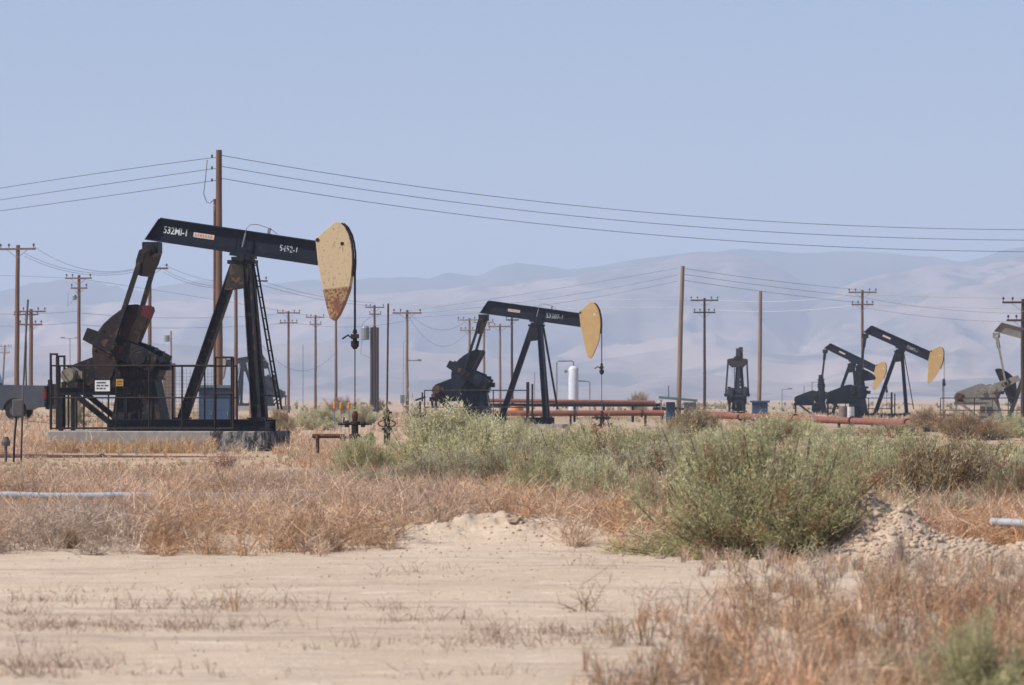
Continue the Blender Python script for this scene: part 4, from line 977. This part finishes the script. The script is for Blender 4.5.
# ---- dry weeds (nobody could count them)
def tuft_proto(seed, n, h, spread, curl, w, side=4, fine=.5):
    rg = np.random.default_rng(seed); P = []
    a = rg.uniform(0, 2*np.pi, n); el = np.abs(rg.normal(0, spread, n))
    d = np.stack([np.sin(el)*np.cos(a), np.sin(el)*np.sin(a), np.cos(el)], 1)
    L = h*rg.uniform(.45, 1.1, n)*np.cos(el*.5); base = np.stack([rg.normal(0,.05,n), rg.normal(0,.05,n), np.zeros(n)], 1)
    bend = rg.normal(size=(n,3))*curl*L[:,None]; bend[:,2] = -np.abs(bend[:,2])*.6
    B_, D_, L_, W_, E_ = [base],[d],[L],[np.full(n,w)],[bend]
    for k in range(side):
        t = rg.uniform(.3,.9,n); p = base+d*(L*t)[:,None]+bend*(t*t)[:,None]
        dd = d+rg.normal(size=(n,3))*1.0; dd[:,2] = np.abs(dd[:,2])*.8+.05; dd /= np.linalg.norm(dd,axis=1,keepdims=True)
        l2 = L*rg.uniform(.18,.45,n)*fine*2; B_.append(p); D_.append(dd); L_.append(l2); W_.append(np.full(n,w*.7)); E_.append(rg.normal(size=(n,3))*curl*1.3*l2[:,None])
    return [np.concatenate(q) for q in (B_,D_,L_,W_,E_)]
PALW = np.array([[.58,.34,.18],[.68,.44,.26],[.50,.29,.17],[.78,.58,.40],[.64,.46,.34]])
PINK = np.array([[.68,.47,.31],[.78,.58,.41],[.60,.41,.28],[.52,.36,.26]])
GREY = np.array([[.48,.37,.28],[.38,.29,.23],[.56,.44,.34]])
STRAW = np.array([[.58,.45,.29],[.52,.38,.23],[.62,.50,.36]])
def scatter(name, xs, ysv, scl, protos_, cols, label, wmul=None):
    parts = []
    for k in range(len(xs)):
        B_,D_,L_,W_,E_ = protos_[rng.integers(len(protos_))]; a = rng.uniform(0,6.28); s_ = scl[k]
        n = len(B_); m = rng.random(n) < .92
        c = cols[k]*rng.uniform(.5,1.38,(m.sum(),1))
        ww = W_[m]*(1 if wmul is None else wmul[k])
        parts.append((rot_z(B_[m]*s_, a)+np.array([xs[k], ysv[k], zs_(xs[k], ysv[k])]), rot_z(D_[m], a), L_[m]*s_, ww, rot_z(E_[m]*s_, a), c))
    cat = [np.concatenate(q) for q in zip(*parts)]
    V, Fc, Cc = blades(cat[0], cat[1], cat[2], cat[3], cat[4], cat[5], 2)
    me = np_mesh(name, V, Fc, M['dry'], Cc); o = link(name, me); tag(o, label, 'dry weeds', None, 'stuff'); return o
def zs_(x, y): return float(gz(x, y))-.02
tang = [tuft_proto(20+k, 20, .55, .85, .42, .0085, 6, .6) for k in range(5)]
gras = [tuft_proto(40+k, 22, .5, .35, .16, .006, 1, .4) for k in range(5)]
litp = [tuft_proto(80+k, 5, .28, .95, .4, .006, 1, .5) for k in range(6)]
farp = [tuft_proto(60+k, 14, .5, .7, .25, .013, 2, .6) for k in range(4)]
# front edge of the weed band (distance) as a function of picture column
edge = np.array([(-200,46.0),(0,45.3),(120,45.5),(250,44.7),(340,45.5),(400,47.2),(440,50.4),(485,50.9),(515,48.6),(545,46.9),(600,46.0),(640,46.0),(670,46.4),(720,46),(830,44.0),(850,45.8),(900,46.0),(1024,46.0),(1300,46)])
def pick(n, D0, D1_, fr=(-120,1150), p=1.0):
    D = (rng.random(n)*(D1_**2-D0**2)+D0**2)**.5; px = rng.uniform(fr[0], fr[1], n); return px, D
px, D = pick(7600, 44, 78); front = np.interp(px, edge[:,0], edge[:,1]); jit = (vnoise(px/18, D*0)-.5)*1.2
k = D > front+jit; dens = fbm(px/70+3, D/5, 3); k &= dens > .27
k &= ~((px > 835)&(px < 1010)&(D < 46.5))
px, D = px[k], D[k]; x = (px-512)/F*D
zone = fbm(x/1.6+9, D/3.5+4, 3)+rng.normal(0,.06,len(x)); cols = np.empty((len(x),3))
for i_ in range(len(x)):
    q = zone[i_]; pp = px[i_]; near = D[i_] < 55
    if pp < 140 and near and q < .55: c = GREY
    elif near and 180 < pp < 700: c = PALW if q > .36 else PINK
    elif near: c = PALW if q > .5 else PINK
    else: c = PINK if q < .56 else PALW
    cols[i_] = c[rng.integers(len(c))]
k0 = k; scl = rng.uniform(.55,1.05,len(x))*(1+.15*(fbm(x/2+1, D/3, 2)-.5)*2)
scl *= np.clip((D-front[k]+.5)/1.6+.45, .4, 1)
cols *= (.62+.5*np.clip(fbm(x/1.1+31, D/2.2+7, 3)*1.5-.15, 0, 1))[:,None]
scl *= np.where((px < 135)&(D > 56)&(D < 67), .35, np.where((px < 345)&(D > 57)&(D < 67), .7, 1))
scatter('dry_weeds', x, D, scl, tang, cols, 'tangled orange and pink dry weeds along the far side of the sandy track')
# farther weeds, thinner to the horizon
px, D = pick(9000, 76, 132); k = fbm(px/60+7, D/12, 3) > .36
k &= ~((px < 275)&(px > 48)&(D > 110)&(D < 134)&(rng.random(len(px)) < .82))
px, D = px[k], D[k]; x = (px-512)/F*D; q = fbm(x/3+2, D/8+8, 3); cols = np.where((q > .54)[:,None], PALW[rng.integers(0,5,len(x))], np.where((q > .44)[:,None], PINK[rng.integers(0,4,len(x))], STRAW[rng.integers(0,3,len(x))]))
fs = rng.uniform(.4,.95,len(x))*np.where((px < 292)&(D > 92)&(D < 122), .38, 1)
scatter('field_weeds', x, D, fs, farp, cols, 'pinkish dry weeds covering the ground in front of the pumpjacks')
px, D = pick(7000, 132, 420); k = fbm(px/50+1, D/40, 3) > .42; px, D = px[k], D[k]; x = (px-512)/F*D
q = fbm(x/6+2, D/30+8, 3); cols = np.where((q > .52)[:,None], PINK[rng.integers(0,4,len(x))], STRAW[rng.integers(0,3,len(x))])
scatter('distant_weeds', x, D, rng.uniform(.5,1.1,len(x)), farp, cols, 'low straw-coloured weeds of the far field', wmul=D/110)
px, D = pick(1500, 240, 1100, (-150,1200)); k = fbm(px/40+11, D/90, 3) > .46; px, D = px[k], D[k]; x = (px-512)/F*D
gcol = np.array([[.42,.38,.24],[.34,.31,.19],[.48,.42,.28],[.45,.34,.24]])
scatter('distant_scrub', x, D, rng.uniform(1.0,2.2,len(x)), farp, gcol[rng.integers(0,4,len(x))], 'olive scrub dotting the plain out to the horizon', wmul=D/60)
# weeds against the first pad
NF = 420; px = rng.uniform(25, 215, NF); x = (px-512)/F*131; D = 131.5+rng.uniform(-2.5,1.0,NF)
scatter('footing_weeds', x, D, rng.uniform(.5,1.35,NF), farp, STRAW[rng.integers(0,3,NF)]*np.array([1,.85,.7]), 'straw tufts along the foot of the pale concrete footing')
px = np.concatenate([rng.uniform(-60, 52, 420), rng.uniform(275, 372, 260)]); D = rng.uniform(120, 166, 680); x = (px-512)/F*D
scatter('roadside_weeds', x, D, rng.uniform(.6,1.5,680), farp, np.where((rng.random(680) < .6)[:,None], PINK[rng.integers(0,4,680)], PALW[rng.integers(0,5,680)]), 'pinkish weeds in front of the pickup truck and around the two wellheads')
# blurred foreground weeds, bottom right
px = rng.uniform(560, 1150, 900); D = rng.uniform(22.5, 37, 900)
k = (px > 600+(D-23)*9+rng.normal(0,50,900)); px, D = px[k], D[k]; k = rng.random(len(px)) < np.clip(1.15-(D-24)/16+(px-800)/700, .18, 1); px, D = px[k], D[k]; x = (px-512)/F*D
cc = np.where((rng.random(len(x)) < .45)[:,None], PALW[rng.integers(0,5,len(x))]*np.array([.92,.82,.78]), STRAW[rng.integers(0,3,len(x))]*np.array([.9,.82,.8]))
cc = cc*(.6+.55*np.clip(fbm(x/.8+3, D/2+7, 3)*1.6-.25, 0, 1))[:,None]
scatter('foreground_weeds', x, D, rng.uniform(.35,.85,len(x)), gras+tang[:1], cc, 'blurred reddish dry weeds in the right foreground')
px = rng.uniform(680, 1150, 750); D = rng.uniform(36, 46, 750); k = D < np.interp(px, [700,820,860,1150],[44.5,43.5,42.6,42.2]); px, D = px[k], D[k]; x = (px-512)/F*D
k = rng.random(len(px)) < np.clip((px-640)/260, .2, 1)*np.clip((D-34)/9, .2, 1); px, D, x = px[k], D[k], x[k]
scatter('mound_foot_weeds', x, D, rng.uniform(.25,.6,len(x)), gras, np.where((rng.random(len(x)) < .6)[:,None], GREY[rng.integers(0,3,len(x))], PALW[rng.integers(0,5,len(x))]), 'thin gray dry grass at the foot of the soil mound at right')
# litter lines on the sand
xs, ys_, cs = [], [], []
for yy, a, b_, n in ((603,0,80,40),(606,150,330,70),(612,110,420,130),(618,0,40,40),(633,0,230,240),(628,230,300,30),(622,380,470,30),(636,470,640,150),(645,420,640,120),(664,0,110,90),(672,0,60,60),(590,0,300,40),(650,0,560,70),(672,100,540,50),(575,370,470,30),(572,560,610,30),(655,700,1020,60),(600,640,800,40)):
    for _ in range(int(n*.9)):
        p = random.uniform(a, b_)+random.gauss(0,12); D = dist_of(yy+random.gauss(0,2.2)); xs.append((p-512)/F*D); ys_.append(D); cs.append(GREY[random.randrange(3)]*np.array([.95,.88,.84]))
scatter('sand_litter', np.array(xs), np.array(ys_), rng.uniform(.15,.62,len(xs))*rng.choice([.6,.8,1.0,1.5],len(xs)), litp, np.array(cs), 'thin dry twigs in lines on the sandy track')
# a few single plants
def single(name, px, py, sc, pr, col, label, n=1, cat='dry plant'):
    D = dist_of(py); B_,D_,L_,W_,E_ = pr; V, Fc, Cc = blades(B_*sc, D_, L_*sc, W_*1.0, E_*sc, np.array(col)[None]*rng.uniform(.75,1.2,(len(B_),1)), 2)
    o = link(name, np_mesh(name, V, Fc, M['dry'], Cc), gpt(px, D, -.01)); tag(o, label, cat)
lp = tuft_proto(91, 13, .6, .5, .12, .008, 1, .3); lp[1][:,0] -= .25; lp[1] /= np.linalg.norm(lp[1],axis=1,keepdims=True)
single('dry_stalk', 233, 614, .52, lp, (.52,.33,.17), 'leaning orange dry stalks alone on the sandy track at left')
single('dry_shrub', 225, 472, 1.15, tuft_proto(92, 120, .5, .8, .2, .014, 4, .5), (.34,.19,.14), 'dark reddish dry shrub in front of the oil-stained concrete block')
single('dry_shrub', 70, 552, .55, tuft_proto(93, 110, .5, .7, .2, .008, 4, .5), (.40,.27,.16), 'small rounded straw shrub at the left edge of the weed band')
single('dry_shrub', 900, 570, .7, tuft_proto(94, 60, .6, .9, .2, .008, 3, .5), (.30,.23,.19), 'gray dead shrub lying at the foot of the soil mound')

# ------------------------------------------------------------------ clods and stones
def rock_mesh(seed, name='rock'):
    import bmesh
    rr = random.Random(seed); bm = bmesh.new(); bmesh.ops.create_icosphere(bm, subdivisions=1 if seed < 3 else 2, radius=1)
    for v in bm.verts: v.co *= rr.uniform(.6,1.2); v.co.z *= .75
    me = bpy.data.meshes.new(name); bm.to_mesh(me); bm.free(); me.materials.append(M['rock']); return me
rm = [rock_mesh(k) for k in range(4)]
rv = []
for m in rm[:3]:
    v = np.empty(len(m.vertices)*3); m.vertices.foreach_get('co', v); f = np.array([list(p.vertices) for p in m.polygons]); rv.append((v.reshape(-1,3), f))
parts = []
def add_clods(n, cx, cy, sx, sy, s0, s1):
    for _ in range(n):
        x, y = random.gauss(cx, sx), random.gauss(cy, sy); v, f = random.choice(rv); s_ = s0*(s1/s0)**(random.random()**2.5)
        p = rot_z(v*s_*np.array([random.uniform(.7,1.3),random.uniform(.7,1.2),random.uniform(.7,1.3)]), random.uniform(0,6))+np.array([x,y,float(gz(x,y))+s_*.15]); parts.append((p, f, np.ones((len(p),3))))
add_clods(900, -.5, 49.0, .8, 1.2, .006, .035); add_clods(260, 1.4, 47.4, 1.0, .8, .006, .03); add_clods(2200, 3.9, 44.0, .5, .8, .008, .045); add_clods(1300, 5.0, 43.8, .5, .7, .008, .045)
add_clods(2600, -1, 36, 3.2, 8, .004, .020); add_clods(300, -1, 46, 3, 1.2, .006, .028); add_clods(150, -3, 47.5, 2.5, .8, .008, .03)
V, Fc, Cc = join(parts)
M['clod'] = mat('crumbly_soil', (.52,.40,.29), (.42,.31,.22), .95, 8, bump=.4)
tag(link('soil_clods', np_mesh('soil_clods', V, Fc, M['clod'])), 'pale crumbled clods of soil on the mounds', 'soil clods', None, 'stuff')
for px, py, s_, lb in ((661,560,.055,'brown stone on the sand left of the tiny sprig'),(516,548,.07,'dark clod at the right foot of the low sand mound'),(524,541,.05,'small dark clod on the right slope of the low sand mound')):
    D = dist_of(py); o = link('rock', rm[3], gpt(px, D, s_*.2), random.uniform(0,6), (s_*1.3,s_,s_)); tag(o, lb, 'rock')

# ------------------------------------------------------------------ air
hz_me = MB().box(-6500, 6500, -600, 13500, -8.0, 520)
def haze_mat():
    m = bpy.data.materials.new('haze'); m.use_nodes = True; nt = m.node_tree; nt.nodes.clear()
    o = nt.nodes.new('ShaderNodeOutputMaterial'); v = nt.nodes.new('ShaderNodeVolumePrincipled')
    v.inputs['Color'].default_value = (.66,.785,1.0,1); v.inputs['Density'].default_value = HAZE; v.inputs['Anisotropy'].default_value = .0
    nt.links.new(v.outputs[0], o.inputs['Volume']); return m
HAZE = .00016
tag(hz_me.build('haze', haze_mat()), kind='stuff')

# ------------------------------------------------------------------ light, sky, camera
SUN_EL, SUN_AZ = 50.0, 112.0      # azimuth: degrees clockwise... of the vector to the sun, measured from +Y towards -X
sd = Vector((-math.sin(R(SUN_AZ))*math.cos(R(SUN_EL)), math.cos(R(SUN_AZ))*math.cos(R(SUN_EL)), math.sin(R(SUN_EL))))
sun = bpy.data.lights.new('sun', 'SUN'); sun.energy = 4.4; sun.angle = R(.53); sun.color = (1,.955,.885)
so = bpy.data.objects.new('sun', sun); COL.objects.link(so); so.rotation_euler = (-sd).to_track_quat('-Z', 'Y').to_euler()
w = bpy.data.worlds.new('World'); scn.world = w; w.use_nodes = True; nt = w.node_tree
sky = nt.nodes.new('ShaderNodeTexSky'); sky.sky_type = 'NISHITA'; sky.sun_disc = False
sky.sun_elevation = R(SUN_EL); sky.sun_rotation = R(-SUN_AZ); sky.air_density = 1.0; sky.dust_density = .9; sky.ozone_density = 3.0; sky.altitude = 100
tn = nt.nodes.new('ShaderNodeMix'); tn.data_type = 'RGBA'; tn.blend_type = 'MULTIPLY'; tn.inputs['Factor'].default_value = 1; tn.inputs['B'].default_value = (.70,.80,1,1)
nt.links.new(sky.outputs[0], tn.inputs['A']); nt.links.new(tn.outputs['Result'], nt.nodes['Background'].inputs['Color']); nt.nodes['Background'].inputs['Strength'].default_value = .084

cam = bpy.data.cameras.new('camera'); co = bpy.data.objects.new('camera', cam); COL.objects.link(co); scn.camera = co
co.location = (0,0,CH); co.rotation_euler = (R(90),0,0)
cam.sensor_width = 36; cam.lens = F*36/1024; cam.shift_y = (HZ-342.5)/1024; cam.clip_start = .5; cam.clip_end = 40000
cam.dof.use_dof = True; cam.dof.focus_distance = 105; cam.dof.aperture_fstop = 5.8
scn.view_settings.view_transform = 'Standard'; scn.view_settings.look = 'None'; scn.view_settings.exposure = .38; scn.view_settings.gamma = 1
scn.cycles.max_bounces = 6; scn.cycles.transparent_max_bounces = 8; scn.cycles.volume_bounces = 1
scn.cycles.use_denoising = True
